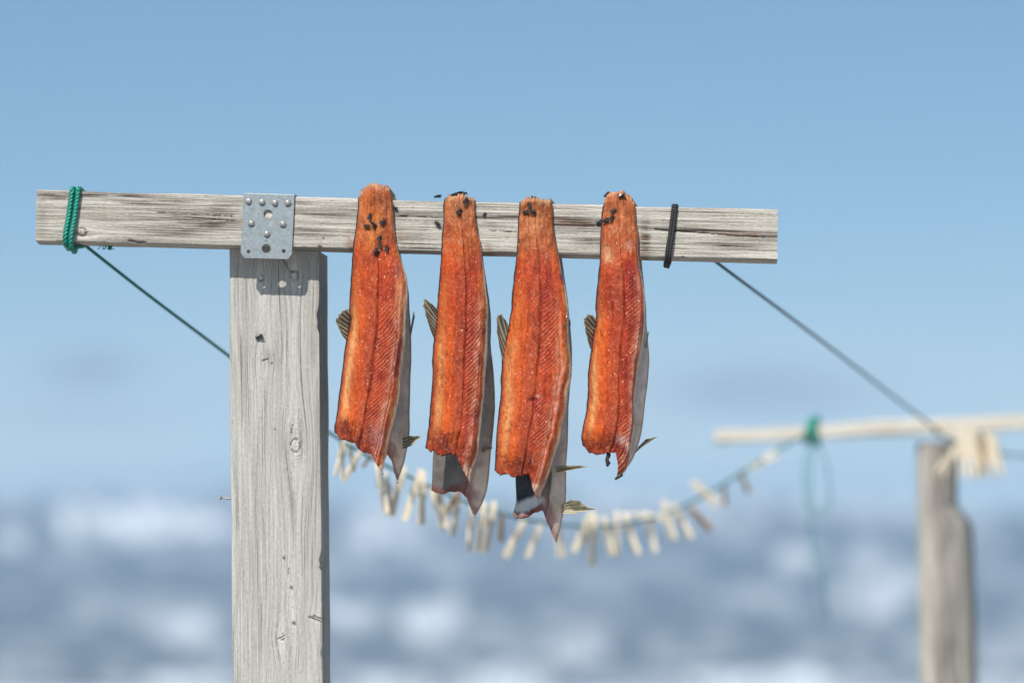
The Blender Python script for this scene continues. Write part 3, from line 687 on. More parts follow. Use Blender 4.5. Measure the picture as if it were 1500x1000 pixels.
FISH = [
 dict(seed=101, red=.42, line=.47, curl=.008,
  front=dict(left=[(527, 283), (525.5, 300), (523, 330), (519, 366), (516, 400), (513.5, 450), (512, 481), (507, 505), (504, 530), (500, 570), (496, 600), (491, 632)],
             right=[(572.5, 284), (575, 300), (576.5, 330), (579, 352), (583, 370), (588, 386), (593.5, 402), (595.5, 440), (593.5, 480), (592, 510), (588, 540), (583.5, 580), (578, 610), (571.5, 640), (566.5, 660), (563, 675), (560, 691)],
             top=[(527, 283), (530, 276), (538, 272), (548, 269), (557, 269), (565, 272), (570, 277), (572.5, 284)],
             bottom=[(491, 632), (499, 642), (508, 644), (517, 647), (524, 654), (532, 660), (543, 663), (549, 673), (553, 682), (560, 691)]),
  rear=dict(left=[(534, 300), (524, 400), (514, 500), (506, 590), (505, 636)], right=[(577, 300), (589, 385), (596, 415), (600, 460), (601.5, 500), (601.5, 560), (600.5, 600), (599, 640), (595.5, 660), (591, 680), (582, 705)],
            top=[(534, 300), (555, 298), (577, 300)], bottom=[(505, 636), (530, 650), (552, 654), (567, 664), (574, 676), (578, 694), (582, 705)], swing=-.004, fold=-.003),
  fins=[([(513, 459), (510.5, 480), (509, 500)], [(509, 452), (498, 455), (488.5, 464), (493, 478), (500, 490)], .000, -.012, 7, M['fin'], .25),
        ([(598, 500), (601, 497)], [(606, 454), (609, 456)], .052, .040, 1, M['fin'], .2, .0), ([(590, 640), (590, 657)], [(600, 638), (623, 637), (604, 652)], .046, .030, 4, M['fin'], .95)],
  blots=[(545, 335, (16, 30), (.50, .17, .035), .75), (553, 640, (14, 18), (.52, .22, .20), .8), (583, 396, (6, 14), (.25, .04, .07), .7), (587, 440, (7, 50), (.62, .36, .20), .55), (536, 380, (14, 10), (.36, .06, .02), .6)],
  drops=[(560.5, 693, -.003, .0015), (582, 706, .045, .0017)]),
 dict(seed=211, red=.50, line=.50, curl=.008,
  front=dict(left=[(653, 291), (651, 310), (650, 332), (648.4, 360), (646, 392), (643.6, 430), (642, 450), (639.5, 480), (636.5, 500), (635, 550), (632, 600), (627, 640), (624.6, 655)],
             right=[(695, 293), (696.5, 310), (700, 340), (705.5, 370), (708, 390), (711, 415), (713, 440), (714, 465), (713, 490), (712.5, 520), (710, 560), (706.7, 600), (703, 640), (700, 660), (694, 680), (688, 707)],
             top=[(653, 291), (657, 287), (665, 286), (674, 285.5), (684, 288), (691, 289), (695, 293)],
             bottom=[(624.6, 655), (630, 659), (636, 661.5), (647, 666), (658, 665), (667, 664), (672, 673), (678, 686), (682, 695), (688, 707)]),
  rear=dict(left=[(660, 300), (655, 400), (646, 500), (640, 600), (634, 665), (632, 718)], right=[(698, 300), (708, 385), (716, 440), (719, 470), (719.5, 509), (723, 538), (724.7, 596), (720, 654), (716, 689), (710, 726), (695.7, 756)],
            top=[(660, 300), (680, 298), (698, 300)], bottom=[(632, 718), (643.5, 721.5), (660, 719), (672, 718), (683, 729), (690, 746), (695.7, 756)], swing=.0, grey=.9, fold=-.006),
  fins=[([(641.5, 454), (639.5, 475), (637, 499)], [(632, 444), (621, 434.5), (617, 444), (623, 463), (630, 482)], .000, -.012, 8, M['fin'], .45),
        ([(702, 664), (704, 657)], [(717, 656.5), (727, 655), (716, 653)], .050, .030, 2, M['pale_fin'], .8, .0)],
  blots=[(672, 305, (20, 22), (.44, .19, .09), .6), (708, 420, (6, 40), (.60, .30, .12), .5), (704, 383, (5, 14), (.26, .03, .05), .7)],
  drops=[(695.8, 756, .05, .0016)]),
 dict(seed=331, red=.34, line=.45, curl=.010,
  front=dict(left=[(763.5, 293), (762, 310), (760, 340), (757.5, 370), (754.5, 400), (751, 430), (748.7, 460), (746, 480), (740, 505), (736.5, 530), (735.2, 570), (732.5, 600), (729.4, 630), (728, 660), (725.7, 687)],
             right=[(807.5, 294), (808.7, 305), (811, 340), (815, 362), (819, 380), (822, 400), (828.5, 420), (831, 450), (832, 480), (833.5, 510), (835.5, 530), (836.4, 550), (833, 570), (828.6, 600), (822, 630), (814.7, 660), (808.5, 680), (802, 700), (794.5, 720), (789, 735)],
             top=[(763.5, 293), (770, 291), (780, 290), (790, 291), (800, 291), (805, 290), (807.5, 294)],
             bottom=[(725.7, 687), (732.5, 695), (740, 692.5), (756, 698), (765, 694), (774, 692.5), (778, 703), (780, 713), (785, 724), (789, 735)]),
  rear=dict(left=[(772, 300), (767, 400), (760, 500), (757, 600), (755, 695), (755, 735), (751, 754)], right=[(812, 300), (824, 390), (834, 460), (837, 540), (833, 590), (832, 640), (829.6, 680), (828.6, 720), (827, 740), (823, 760), (819, 780), (814.7, 795)],
            top=[(772, 300), (790, 298), (812, 300)], bottom=[(751, 754), (756, 759.5), (765, 757), (774, 756), (783, 749), (793, 748), (802, 766), (811, 787), (814.7, 795)], swing=-.017, silver=.9, fold=-.004),
  fins=[([(745.5, 480), (741, 500), (737.5, 535)], [(742, 470), (732.5, 454), (724.5, 462.5), (727, 485), (731, 505)], .000, -.010, 6, M['fin'], .08),
        ([(806, 692), (808, 686)], [(830, 690), (850, 686), (870, 682), (850, 681), (828, 680)], .036, .016, 3, M['pale_fin'], .55), ([(818, 752), (819, 741)], [(845, 752), (862, 748), (877, 745), (855, 734), (840, 729.5)], .038, .012, 5, M['pale_fin'], .6),
        ([(834, 480), (836, 477)], [(834, 468), (835, 466)], .05, .05, 1, M['fin'], .1, 0.)],
  blots=[(785, 330, (18, 28), (.46, .19, .08), .6), (782, 585, (9, 5), (.22, .015, .012), .95), (788, 580, (4, 3), (.60, .30, .2), .8), (822, 405, (6, 9), (.22, .03, .05), .9), (829, 525, (4, 22), (.60, .30, .10), .7)],
  dents=[(782, 586, (6, 3), .0025)]),
 dict(seed=457, red=.62, line=.50, curl=.008,
  front=dict(left=[(884.5, 300), (882.5, 320), (881, 340), (880, 365), (879.5, 385), (877.5, 410), (875, 440), (873.5, 465), (869, 500), (865, 530), (863.7, 560), (861, 600), (857, 620), (854, 640), (855, 651)],
             right=[(929, 296), (931, 315), (932.5, 335), (934.6, 360), (936, 388), (940, 408), (943.5, 430), (944.6, 458), (944, 480), (941, 505), (938, 525), (934, 550), (930.5, 580), (928.7, 620), (926, 650), (922.5, 670), (916, 690), (903, 700)],
             top=[(884.5, 300), (886, 291), (892, 283.5), (903, 280), (914, 280.5), (923, 286), (929, 296)],
             bottom=[(855, 651), (859, 657), (865, 662.5), (875, 666), (890, 662.5), (900, 660.5), (904, 672), (905, 686), (903, 700)]),
  rear=dict(left=[(893, 302), (890, 400), (882, 500), (876, 600), (872, 648)], right=[(934, 302), (940, 390), (946.8, 458), (949, 500), (950.5, 530), (948.7, 560), (943.7, 600), (938.7, 635), (932.5, 657), (922, 680), (912, 692)],
            top=[(893, 302), (912, 300), (934, 302)], bottom=[(872, 648), (885, 654), (898, 656), (906, 672), (912, 692)], swing=-.006, fold=0.),
  fins=[([(873, 468), (869, 490), (865.5, 512)], [(868, 461), (859, 458.5), (852.5, 464), (856, 482), (861, 500)], .000, -.012, 7, M['fin'], .35),
        ([(945, 512), (947, 508)], [(949.5, 482), (951, 483)], .050, .044, 1, M['fin'], .15, 0.), ([(930, 664), (934, 655)], [(950, 644), (967, 637), (949, 640)], .046, .028, 2, M['pale_fin'], .3, .0)],
  blots=[(906, 310, (24, 26), (.45, .15, .06), .8), (911, 644, (7, 7), (.62, .40, .36), .95), (921, 655, (5, 7), (.62, .40, .34), .95), (889, 360, (5, 5), (.12, .03, .015), .9), (891, 376, (8, 12), (.55, .34, .18), .8), (921, 360, (8, 7), (.52, .26, .18), .8), (936, 505, (4, 22), (.66, .36, .22), .7), (935, 580, (3, 40), (.66, .50, .34), .6)]),
]
LAB = ['orange split fish nearest the post, many black flies down its upper part',
       'orange split fish second from the post, black flies crowding its top end',
       'longest orange split fish, dark rear half below it with silver edge and pale fins',
       'dark red split fish nearest the black cord, thin dark scrap dangling below']
fish = [make_fish(f, l) for f, l in zip(FISH, LAB)]
sb = MB(); c0 = at(891, 662, -.004)
sb.tube([at(891, 660, -.004), at(891.5, 667, -.004), at(889, 673, -.005), at(891, 678, -.004), at(889.5, 683, -.005)], [.0022, .0030, .0022, .0032, .0012], 8)
sb.obj('skin_scrap', M['scrap'], fish[3])
tb = MB(); tb.tube([at(911, 694, -.006), at(906, 698, -.007), at(901, 702, -.008)], [.003, .0024, .0012], 7); tb.obj('skin_scrap', M['scrap'], fish[3])

# ------------------------------------------------------------------ flies
def fly_meshes():
    """a fly 9 mm long along +X, standing on z = 0 (Z away from the surface)."""
    prof = [(-4.6, .15), (-4.2, .9), (-3.4, 1.45), (-2.2, 1.75), (-1.0, 1.6), (-.35, 1.15), (.1, 1.35), (.9, 1.7), (1.8, 1.55), (2.4, .95), (2.65, .7), (2.95, 1.2), (3.5, 1.35), (4.0, 1.0), (4.25, .3)]
    n = 10; V = []; F = []
    for x, r in prof:
        for k in range(n):
            a = 2 * math.pi * k / n; V.append((x, r * math.cos(a), 2.1 + .9 * r * math.sin(a)))
    for i in range(len(prof) - 1):
        for k in range(n): F.append([i * n + k, i * n + (k + 1) % n, (i + 1) * n + (k + 1) % n, (i + 1) * n + k])
    F.append([k for k in range(n)][::-1]); F.append([(len(prof) - 1) * n + k for k in range(n)])
    mb = MB().add(np.array(V) * .001, F)
    for sgn in (-1, 1):
        for x0, x1 in ((1.9, 4.2), (.9, .9), (-.1, -3.2)):
            mb.tube(np.array([(x0, sgn * .9, 1.6), ((x0 + x1) / 2, sgn * 2.6, 2.2), (x1, sgn * 3.6, .1)]) * .001, [.00034, .00028, .0002], 5)
    o = mb
    W = []
    for sgn in (-1, 1):
        pts = [(1.2, .6), (-.6, 1.5), (-2.8, 2.1), (-4.8, 1.9), (-5.4, 1.1), (-3.8, .4), (-1.2, .2)]
        v = [(x * .001, sgn * y * .001, (3.5 + .12 * abs(x)) * .001) for x, y in pts] + [(x * .001, sgn * y * .001, (3.65 + .12 * abs(x)) * .001) for x, y in pts]
        k = len(pts); f = [list(range(k)), list(range(k, 2 * k))[::-1]] + [[i, (i + 1) % k, k + (i + 1) % k, k + i] for i in range(k)]
        W.append((v, f))
    return o, W
fly_body, fly_wings = fly_meshes()
fly0 = None
def put_fly(px, py, ang, size, label, nrm=None):
    """ang: heading in the picture, degrees anticlockwise from right."""
    global fly0
    p, n = surf(px, py)
    if nrm is not None: n = Vector(nrm).normalized()
    else: n = (n + Vector((0, -1.5, 0))).normalized()
    h = RIGHT * math.cos(math.radians(ang)) + UP * math.sin(math.radians(ang)); h = (h - n * h.dot(n)).normalized()
    rot = Matrix((h, n.cross(h), n)).transposed().to_quaternion()
    if fly0 is None:
        fly0 = thing('fly', (0, 0, 0), label, 'fly', 'black flies on the rack')
        fly_body.obj('body', M['fly'], fly0, local=True)
        for v, f in fly_wings: mesh_obj('wing', v, f, M['wing'], fly0, False, local=True)
        r = fly0
    else:
        r = fly0.copy(); COL.objects.link(r); r['label'] = label
        for ch in fly0.children:
            c = ch.copy(); COL.objects.link(c); c.parent = r
    r.rotation_mode = 'QUATERNION'; r.rotation_quaternion = rot; r.location = p; r.scale = (size * .92,) * 3
FLIES = [
 (542, 317, 80, 1.1, 'black fly on the leftmost fish, topmost of the four clustered near its tip'), (561, 325, 40, 1.1, 'black fly on the leftmost fish, right of the upper cluster, pointing up right'),
 (537, 331.5, 175, 1.05, 'black fly on the leftmost fish, farthest left of the upper cluster'), (548, 330, 330, 1.15, 'black fly in the middle of the upper cluster on the leftmost fish'),
 (556.5, 348, 60, .95, 'single black fly on the leftmost fish between its upper and lower fly clusters'), (557, 359, 110, .95, 'black fly on the leftmost fish, top one of the lower pair that touch'),
 (551, 369, 240, 1.2, 'black fly on the leftmost fish, lowest of all flies on it'), (567, 364, 85, 1.05, 'black fly on the leftmost fish, right of the touching lower pair'),
 (579, 305, 330, 1.05, 'black fly on the beam at the right edge of the leftmost fish', ),
 (642, 329, 320, 1.15, 'black fly on the beam against the left edge of the second fish'), (710, 314, 60, .75, 'small fly with pale wings on the beam right of the second fish'),
 (673, 310, 45, 1.15, 'black fly on the face of the second fish below its crowded top'), (683, 294, 60, 1.2, 'black fly at the top right corner of the second fish'),
 (776.5, 301, 110, 1.05, 'topmost of three black flies in a triangle on the third fish'), (770.5, 311, 190, 1.05, 'left one of three black flies in a triangle on the third fish'), (781, 310.5, 345, 1.1, 'right one of three black flies in a triangle on the third fish'),
 (911, 287.5, 15, 1.2, 'black fly on the top edge of the fourth fish'), (899, 309, 25, 1., 'black fly on the fourth fish just above the pair at its left edge'), (896.5, 319, 60, 1.1, 'black fly at the right end of the row crossing the fourth fish edge'),
 (887.5, 323.5, 200, 1.1, 'black fly with pale wings, middle of the row crossing the fourth fish edge'), (878, 326, 200, 1.1, 'black fly on the beam at the left end of the row beside the fourth fish'),
 (380, 494, 200, 1.25, 'lone black fly on the grey post below the steel plate'),
]
for f in FLIES: put_fly(*f)
# flies standing on top edges, seen from the side
def top_fly(px, py, y, ang, size, label, up=(0, -.35, 1)):
    n = Vector(up).normalized(); put_fly(px, py, ang, size, label, n)
    o = [c for c in COL.objects if c.get('label') == label][0]; o.location = at(px, py, y)
top_fly(641, 290.5, .004, 185, 1.2, 'black fly standing on the top edge of the beam left of the second fish')
top_fly(664, 288.5, .002, 190, 1.25, 'black fly at the left end of the crowd on top of the second fish')
top_fly(671, 286, .004, 170, 1.25, 'black fly in the middle of the crowd on top of the second fish', (0, -.5, 1))
top_fly(679, 286, .006, 10, 1.3, 'highest black fly of the crowd on top of the second fish')
top_fly(782, 290.5, .006, 10, .8, 'small black fly standing on the top edge of the third fish')
top_fly(891, 286, .002, 60, 1.1, 'black fly at the upper left shoulder of the fourth fish', (-.8, -.5, .5))

# ------------------------------------------------------------------ far rack
FY = 2.75
far = thing('drying_rack', (at(1385, 640, FY).x, FY + .05, 0), 'blurred second wooden rack farther back, pale crossbar on a notched log post', 'drying rack')
q0, q1 = at(1046, 630, FY - .01), at(1640, 598, FY - .01); q2, q3 = at(1046, 648, FY - .01), at(1640, 622, FY - .01)
board('crossbar', q0, q1, q3, q2, .034, M['pale_wood'], far, .006, 12, 5, seed=61, rough=.0006, wav=.006)
def far_post():
    cx_t = 1370; rows = []; zs = np.concatenate([np.linspace(0, .9, 60), np.linspace(.92, 1, 8)])
    top = at(1370, 646, FY); gx = at(1389, 1000, FY); f = top.z / (top.z - gx.z)
    n = 28; V = []; gr = []; dark_tone = []
    m = 260
    py = np.linspace(646, 646 + (1000 - 646) * f, m)
    for k, y in enumerate(py):
        lf = 1341 + 4 * (y - 646) / 354; rt = 1401 + 22 * float(sstep(732, 770, np.array(y))) + 8 * max(0, min(234, y - 766)) / 234
        A = at(lf, y, FY); B = at(rt, y, FY); c = (A + B) / 2; rx = (B.x - A.x) / 2
        c = Vector((c.x, FY + .055, c.z))
        for j in range(n):
            a = 2 * math.pi * j / n
            ca, sa = math.cos(a), math.sin(a)
            e = .80; X = math.copysign(abs(ca) ** e, ca) * rx; Y = math.copysign(abs(sa) ** e, sa) * .055
            w = 1 + .025 * (fbm(np.array(j * .7), np.array(y / 200.), 5, 2) - .5) * 2
            V.append((c.x + X * w, c.y + Y * w, c.z)); gr.append((k * .01, 0, a * .06)); dark_tone.append((float(np.clip(bump(np.array(X / rx), .05, .42) * 1.1 + .5 * bump(np.array(X / rx), .98, .12) + .1, 0, 1)), 0, 0, 1))  # tone mask: darker down the middle and along the right edge
    F = [[k * n + j, (k + 1) * n + j, (k + 1) * n + (j + 1) % n, k * n + (j + 1) % n] for k in range(m - 1) for j in range(n)]
    F = [f_[::-1] for f_ in F]
    F.append(list(range(n))); F.append([(m - 1) * n + j for j in range(n)][::-1])
    o = mesh_obj('post', V, F, M['far_wood'], far, True, {'gr': ('FLOAT_VECTOR', np.array(gr)), 'stain': ('FLOAT_COLOR', np.array(dark_tone, float))}); o.data.set_sharp_from_angle(angle=math.radians(55)); return o
far_post()

# ------------------------------------------------------------------ lines
def on_plane(px, py, A, B):                   # ray against the vertical plane through A and B
    n = Vector((B.y - A.y, -(B.x - A.x), 0)); d = ray(px, py)
    return CAM + d * ((A - CAM).dot(n) / d.dot(n))
def smooth_path(pts, n):
    P = np.array([tuple(p) for p in pts]); L = np.concatenate([[0], np.cumsum(np.linalg.norm(np.diff(P, axis=0), axis=1))]); t = np.linspace(0, L[-1], n); out = []
    for k in range(3):
        m = np.gradient(P[:, k], L); i = np.clip(np.searchsorted(L, t, side='right') - 1, 0, len(L) - 2); h = L[i + 1] - L[i]; s = (t - L[i]) / h
        out.append((2 * s ** 3 - 3 * s ** 2 + 1) * P[i, k] + (s ** 3 - 2 * s ** 2 + s) * m[i] * h + (-2 * s ** 3 + 3 * s ** 2) * P[i + 1, k] + (s ** 3 - s ** 2) * m[i + 1] * h)
    return np.stack(out, 1)
A1 = at(106, 345, BD + .004); B1 = at(1188, 634, FY - .02)
LPX = [(106, 345), (127, 361.5), (200, 419), (336, 522), (420, 587), (480, 632), (545, 671), (610, 703), (690, 737), (770, 760), (850, 770), (920, 766), (985, 748), (1050, 715), (1110, 677), (1150, 652), (1188, 634)]
L1 = [on_plane(px, py, A1, B1) for px, py in LPX]
line_a = thing('clothesline', L1[0], 'green rope tied round the left beam end, sagging under clothespins to the far crossbar', 'rope')
MB().rope(smooth_path(L1, 500), .0023, .014).obj('line', M['shaded_rope'], line_a)
def wraps(pxs, mat, r, root, pitch, strands=3, name='coil', by=.0, top=None):
    mb = MB()
    for (xt, yt, xb, yb) in pxs:
        a, b = at(xt, yt, -r), at(xb, yb, -r); zb = b.z; zt = bTL.z + (bTR.z - bTL.z) * (a.x - bTL.x) / (bTR.x - bTL.x) + r * .75
        g = r * .9; y0, y1 = -g, BD + g
        pts = [(a.x, y0, zt - .004), (b.x + (a.x - b.x) * .5, y0 - .0002, (zt + zb) / 2), (b.x, y0, zb + .004), (b.x, y0 + .002, zb + .0008), (b.x - .001, y0 + .006, zb - .0002), (b.x - .004, BD / 2, zb + .0002), (b.x - .007, y1 - .004, zb + .001), (b.x - .007, y1, zb + .005), ((a.x + b.x) / 2 - .004, y1, (zt + zb) / 2), (a.x + .000, y1, zt - .007), (a.x - .001, y1 - .005, zt - .003), (a.x - .001, BD / 2, zt - .0012), (a.x, y0 + .006, zt), (a.x, y0 + .002, zt - .0006), (a.x, y0, zt - .004)]
        mb.rope(smooth_path([Vector(p) for p in pts], 160), r, pitch, strands)
    return mb.obj(name, mat, root)
wraps([(105.5, 276, 95.8, 357), (114.5, 277, 103.8, 361.5)], M['green_rope'], .0035, line_a, .0145)
kb = MB(); kb.rope(smooth_path([at(104, 360, .004), at(108, 364, .010), at(113, 362, .020), at(120, 361, .034), at(122, 360, .046)], 50), .0027, .014); 
kb.rope(smooth_path([at(100, 361, .002), at(106, 366, .004), at(112, 363, .010)], 30), .0028, .014)
kb.obj('knot', M['green_rope'], line_a)
fb = MB()
for k in range(14):
    x0 = 146 + 18 * random.random() if k < 5 else 159 + 6 * random.random()
    fb.tube([at(x0, 360, .03), at(x0 + random.uniform(-2, 2), 363, .03), at(x0 + random.uniform(-4, 4), 364.5 + 2 * random.random(), .028)], .0006, 5)
fb.obj('frayed_end', M['green_rope'], line_a)
# knot and loose loops on the far crossbar
kb = MB()
for k in range(3):
    c = at(1184 + 4.5 * k, 631 - .4 * k, FY + .008); r0 = .0045
    kb.rope([c + Vector((.006 * math.sin(a), -.024 * math.cos(a), .0215 * math.sin(a) + .002 * k)) for a in np.linspace(0, 2 * math.pi, 26)], .0048, .02)
kb.rope(smooth_path([at(1180, 640, FY - .02), at(1190, 632, FY - .035), at(1199, 645, FY - .03), at(1196, 652, FY - .02)], 40), .0058, .02)
kb.obj('knot', M['green_rope'], line_a)
lb = MB()
lb.tube(smooth_path([at(1190, 645, FY - .02), at(1181, 670, FY - .02), at(1179, 715, FY - .02), at(1185, 742, FY - .02), at(1200, 752, FY - .02), at(1213, 740, FY - .02), at(1214, 700, FY - .02), at(1205, 662, FY - .02), at(1194, 645, FY - .02)], 60), .0015, 6)
lb.tube(smooth_path([at(1191, 650, FY - .015), at(1186, 720, FY - .015), at(1192, 800, FY - .015), at(1205, 850, FY - .015), at(1212, 905, FY - .015)], 60), .0014, 6)
lb.obj('loose_end', M['green_rope'], line_a)
# right-hand line
A2 = at(984, 334, BD + .004); B2 = at(1400, 646, FY - .05); LP2 = [(984, 334), (1056, 389), (1150, 459), (1250, 535), (1330, 597), (1372, 628), (1400, 646)]
L2 = [on_plane(px, py, A2, B2) for px, py in LP2] + [at(1430, 657, FY - .04), at(1465, 664, FY - .02), at(1500, 667, FY), at(1600, 671, FY + .05), at(1720, 666, FY + .2)]
st2 = Vector((at(978, 388, BD).x + .004, BD + .003, at(978, 384, BD).z))
line_b = thing('clothesline', L2[0], 'dark line from the black cord on the right beam end back to far post', 'rope')
MB().rope(smooth_path(L2, 420), .0021, .013).obj('line', M['dark_rope'], line_b)
wraps([(986.2, 303, 976.8, 383), (990.0, 303, 980.8, 384)], M['black_rope'], .0024, line_b, .010)

# ------------------------------------------------------------------ clothespins
def peg_proto(mat):
    """80 mm peg hanging along -Z from its jaw at the origin; the halves open downward."""
    halves = []
    for sgn in (-1, 1):
        sec = []
        for (t, w, th, off) in [(-.016, .0030, .0030, .0004), (-.012, .0037, .0045, .0003), (0, .0038, .0046, .0022), (.012, .0039, .0056, .0006), (.026, .0039, .0060, .0004), (.045, .0039, .0052, .0034), (.064, .0037, .0038, .0068)]:
            x0 = sgn * off; x1 = sgn * (off + th)
            sec.append([(x0, -w, -t), (x1, -w, -t), (x1, w, -t), (x0, w, -t)])
        V = [p for s in sec for p in s]; F = []
        for i in range(len(sec) - 1):
            for k in range(4):
                q = [i * 4 + k, i * 4 + (k + 1) % 4, (i + 1) * 4 + (k + 1) % 4, (i + 1) * 4 + k]
                F.append(q if sgn < 0 else q[::-1])
        F.append([0, 1, 2, 3][::-1] if sgn < 0 else [0, 1, 2, 3]); e = (len(sec) - 1) * 4; F.append([e, e + 1, e + 2, e + 3] if sgn < 0 else [e + 3, e + 2, e + 1, e])
        halves.append((V, F))
    sp = MB(); sp.tube([(.0022 * math.cos(a), -.0055 + .011 * a / (8 * math.pi), -.022 + .0022 * math.sin(a)) for a in np.linspace(0, 8 * math.pi, 60)], .0007, 5)
    sp.tube([(-.0065, -.0052, -.022), (-.0070, -.0052, -.010), (-.0052, .0048, -.008)], .0007, 5); sp.tube([(.0065, .0052, -.022), (.0070, .0052, -.010), (.0052, -.0048, -.008)], .0007, 5)
    return halves, sp
protos = {}
def put_peg(top, bot, yaw, label, group, Yd=None, AB=(A1, B1), dark=False):
    key = dark
    mid = ((top[0] + bot[0]) / 2, (top[1] + bot[1]) / 2)
    pl = on_plane(mid[0], mid[1], *AB) if Yd is None else at(mid[0], mid[1], Yd)
    T, B = at(*top, pl.y), at(*bot, pl.y); d = (B - T); L = d.length; d.normalize()
    if key not in protos:
        r = thing('clothespin', (0, 0, 0), label, 'clothespin', group)
        halves, sp = peg_proto(dark)
        for V, F in halves: mesh_obj('wooden_half', V, F, M['peg_dark' if dark else 'peg'], r, False, local=True)
        sp.obj('spring', M['spring'], r, local=True)
        protos[key] = r
    else:
        p0 = protos[key]; r = p0.copy(); COL.objects.link(r); r['label'] = label; r['group'] = group
        for ch in p0.children:
            c = ch.copy(); COL.objects.link(c); c.parent = r
    zax = -d; yax = Vector((math.sin(math.radians(yaw)), math.cos(math.radians(yaw)), 0)); yax = (yax - zax * yax.dot(zax)).normalized(); xax = yax.cross(zax)
    r.rotation_mode = 'QUATERNION'; r.rotation_quaternion = Matrix((xax, yax, zax)).transposed().to_quaternion()
    sc = L / .080; r.scale = (sc,) * 3; r.location = T + d * (.016 * sc)
G1 = 'wooden clothespins along the sagging green line'
PEGS = [
 ((503, 644), (496, 697), 20, 'pale clothespin nearest the post on the green line, hanging almost straight'), ((509, 646), (520, 690), 70, 'pale clothespin second from the post, its foot swung to the right'),
 ((529, 660), (502, 704), 60, 'pale clothespin third from the post, leaning far left'), ((545, 664), (531, 684), 40, 'small dark clothespin just left of the tip of the first fish', True),
 ((552, 675), (566, 752), 75, 'long pale clothespin whose foot swings right below the tip of the first fish'), ((566, 690), (574, 754), 80, 'pale clothespin between the two hanging tips of the first fish'),
 ((592, 682), (572, 755), 65, 'pale clothespin leaning left just right of the first fish'), ((617, 687), (592, 762), 75, 'pale clothespin with a bright head leaning left before the second fish'),
 ((619, 690), (617, 768), 70, 'pale clothespin hanging straight beside the left edge of the second fish'), ((630, 710), (652, 774), 70, 'pale clothespin swinging right below the left corner of the second fish'),
 ((640, 712), (651, 770), 30, 'pale clothespin just below the lit grey skin of the second fish'), ((676, 716), (648, 757), 50, 'clothespin leaning far left behind the rear tip of the second fish', True),
 ((672, 728), (662, 784), 60, 'pale clothespin left of the rear tip of the second fish'), ((690, 738), (687, 808), 80, 'pale clothespin hanging straight under the rear tip of the second fish'),
 ((709, 734), (700, 808), 75, 'first pale clothespin to the right of the rear tip of the second fish'), ((724, 734), (710, 808), 70, 'second pale clothespin to the right of the rear tip of the second fish'),
 ((736, 750), (733, 792), 50, 'short brown clothespin in the gap between the second and third fish', True), ((768, 762), (740, 816), 60, 'pale clothespin leaning left, below the left corner of the third fish'),
 ((792, 768), (772, 816), 65, 'pale clothespin leaning left just left of the rear tip of the third fish'), ((815, 766), (823, 816), 40, 'pale clothespin mostly behind the rear tip of the third fish'),
 ((868, 748), (840, 808), 70, 'pale clothespin leaning left under the lower pale fin of the third fish'), ((866, 750), (850, 800), 30, 'pale clothespin tucked behind the left-leaning one under the pale fin'),
 ((870, 752), (867, 828), 75, 'longest clothespin hanging straight right of the third fish', False), ((884, 756), (897, 812), 60, 'pale clothespin swinging right, next to the longest one'),
 ((903, 748), (903, 814), 75, 'pale clothespin hanging straight below the tip of the fourth fish'), ((914, 750), (934, 811), 70, 'pale clothespin swinging right below the tip of the fourth fish'),
 ((918, 754), (946, 752), 20, 'pale clothespin lying level along the green line, left of another level one'), ((936, 756), (985, 758), 15, 'pale clothespin lying level along the green line, right of another level one'),
 ((947, 750), (960, 808), 75, 'pale clothespin hanging from the line between two level ones'), ((972, 732), (986, 790), 60, 'pale clothespin hanging at the right end of the level ones'),
 ((986, 738), (1012, 788), 65, 'pale clothespin swinging right where the green line starts to rise'), ((1010, 742), (1042, 776), 50, 'brown clothespin lying along the rising green line below a white one', True),
 ((1013, 704), (1054, 740), 30, 'bright white clothespin standing above the rising green line'), ((1060, 708), (1062, 740), 40, 'dark clothespin on the rising green line, next after the bright white one', True),
 ((1082, 690), (1098, 722), 40, 'dark brown clothespin halfway up the rising green line', True), ((1095, 688), (1140, 662), 20, 'pale clothespin lying along the upper part of the rising line'),
]
for e in PEGS: put_peg(e[0], e[1], e[2], e[3], G1, dark=len(e) > 4 and e[4])
G2 = 'clothespins bunched on the line at the far post'
for e in [((1368, 616), (1400, 644), 20, 'pale clothespin lying along the dark line in front of the far post'), ((1408, 642), (1377, 694), 25, 'clothespin leaning left across the edge of the far post'),
          ((1405, 626), (1415, 699), 15, 'white clothespin nearest the right edge of the far post'), ((1417, 630), (1424, 694), 10, 'white clothespin second from the right edge of the far post'),
          ((1424, 630), (1437, 699), 30, 'long white clothespin in the middle of the bunch right of the far post'), ((1438, 636), (1440, 694), 60, 'brownish clothespin near the right end of the bunch by the far post', True),
          ((1445, 632), (1451, 697), 15, 'white clothespin second from the right end of the bunch by the far post'), ((1455, 636), (1465, 698), 20, 'white clothespin at the right end of the bunch by the far post')]:
    put_peg(e[0], e[1], e[2], e[3], G2, Yd=FY - .045, dark=len(e) > 4 and e[4])

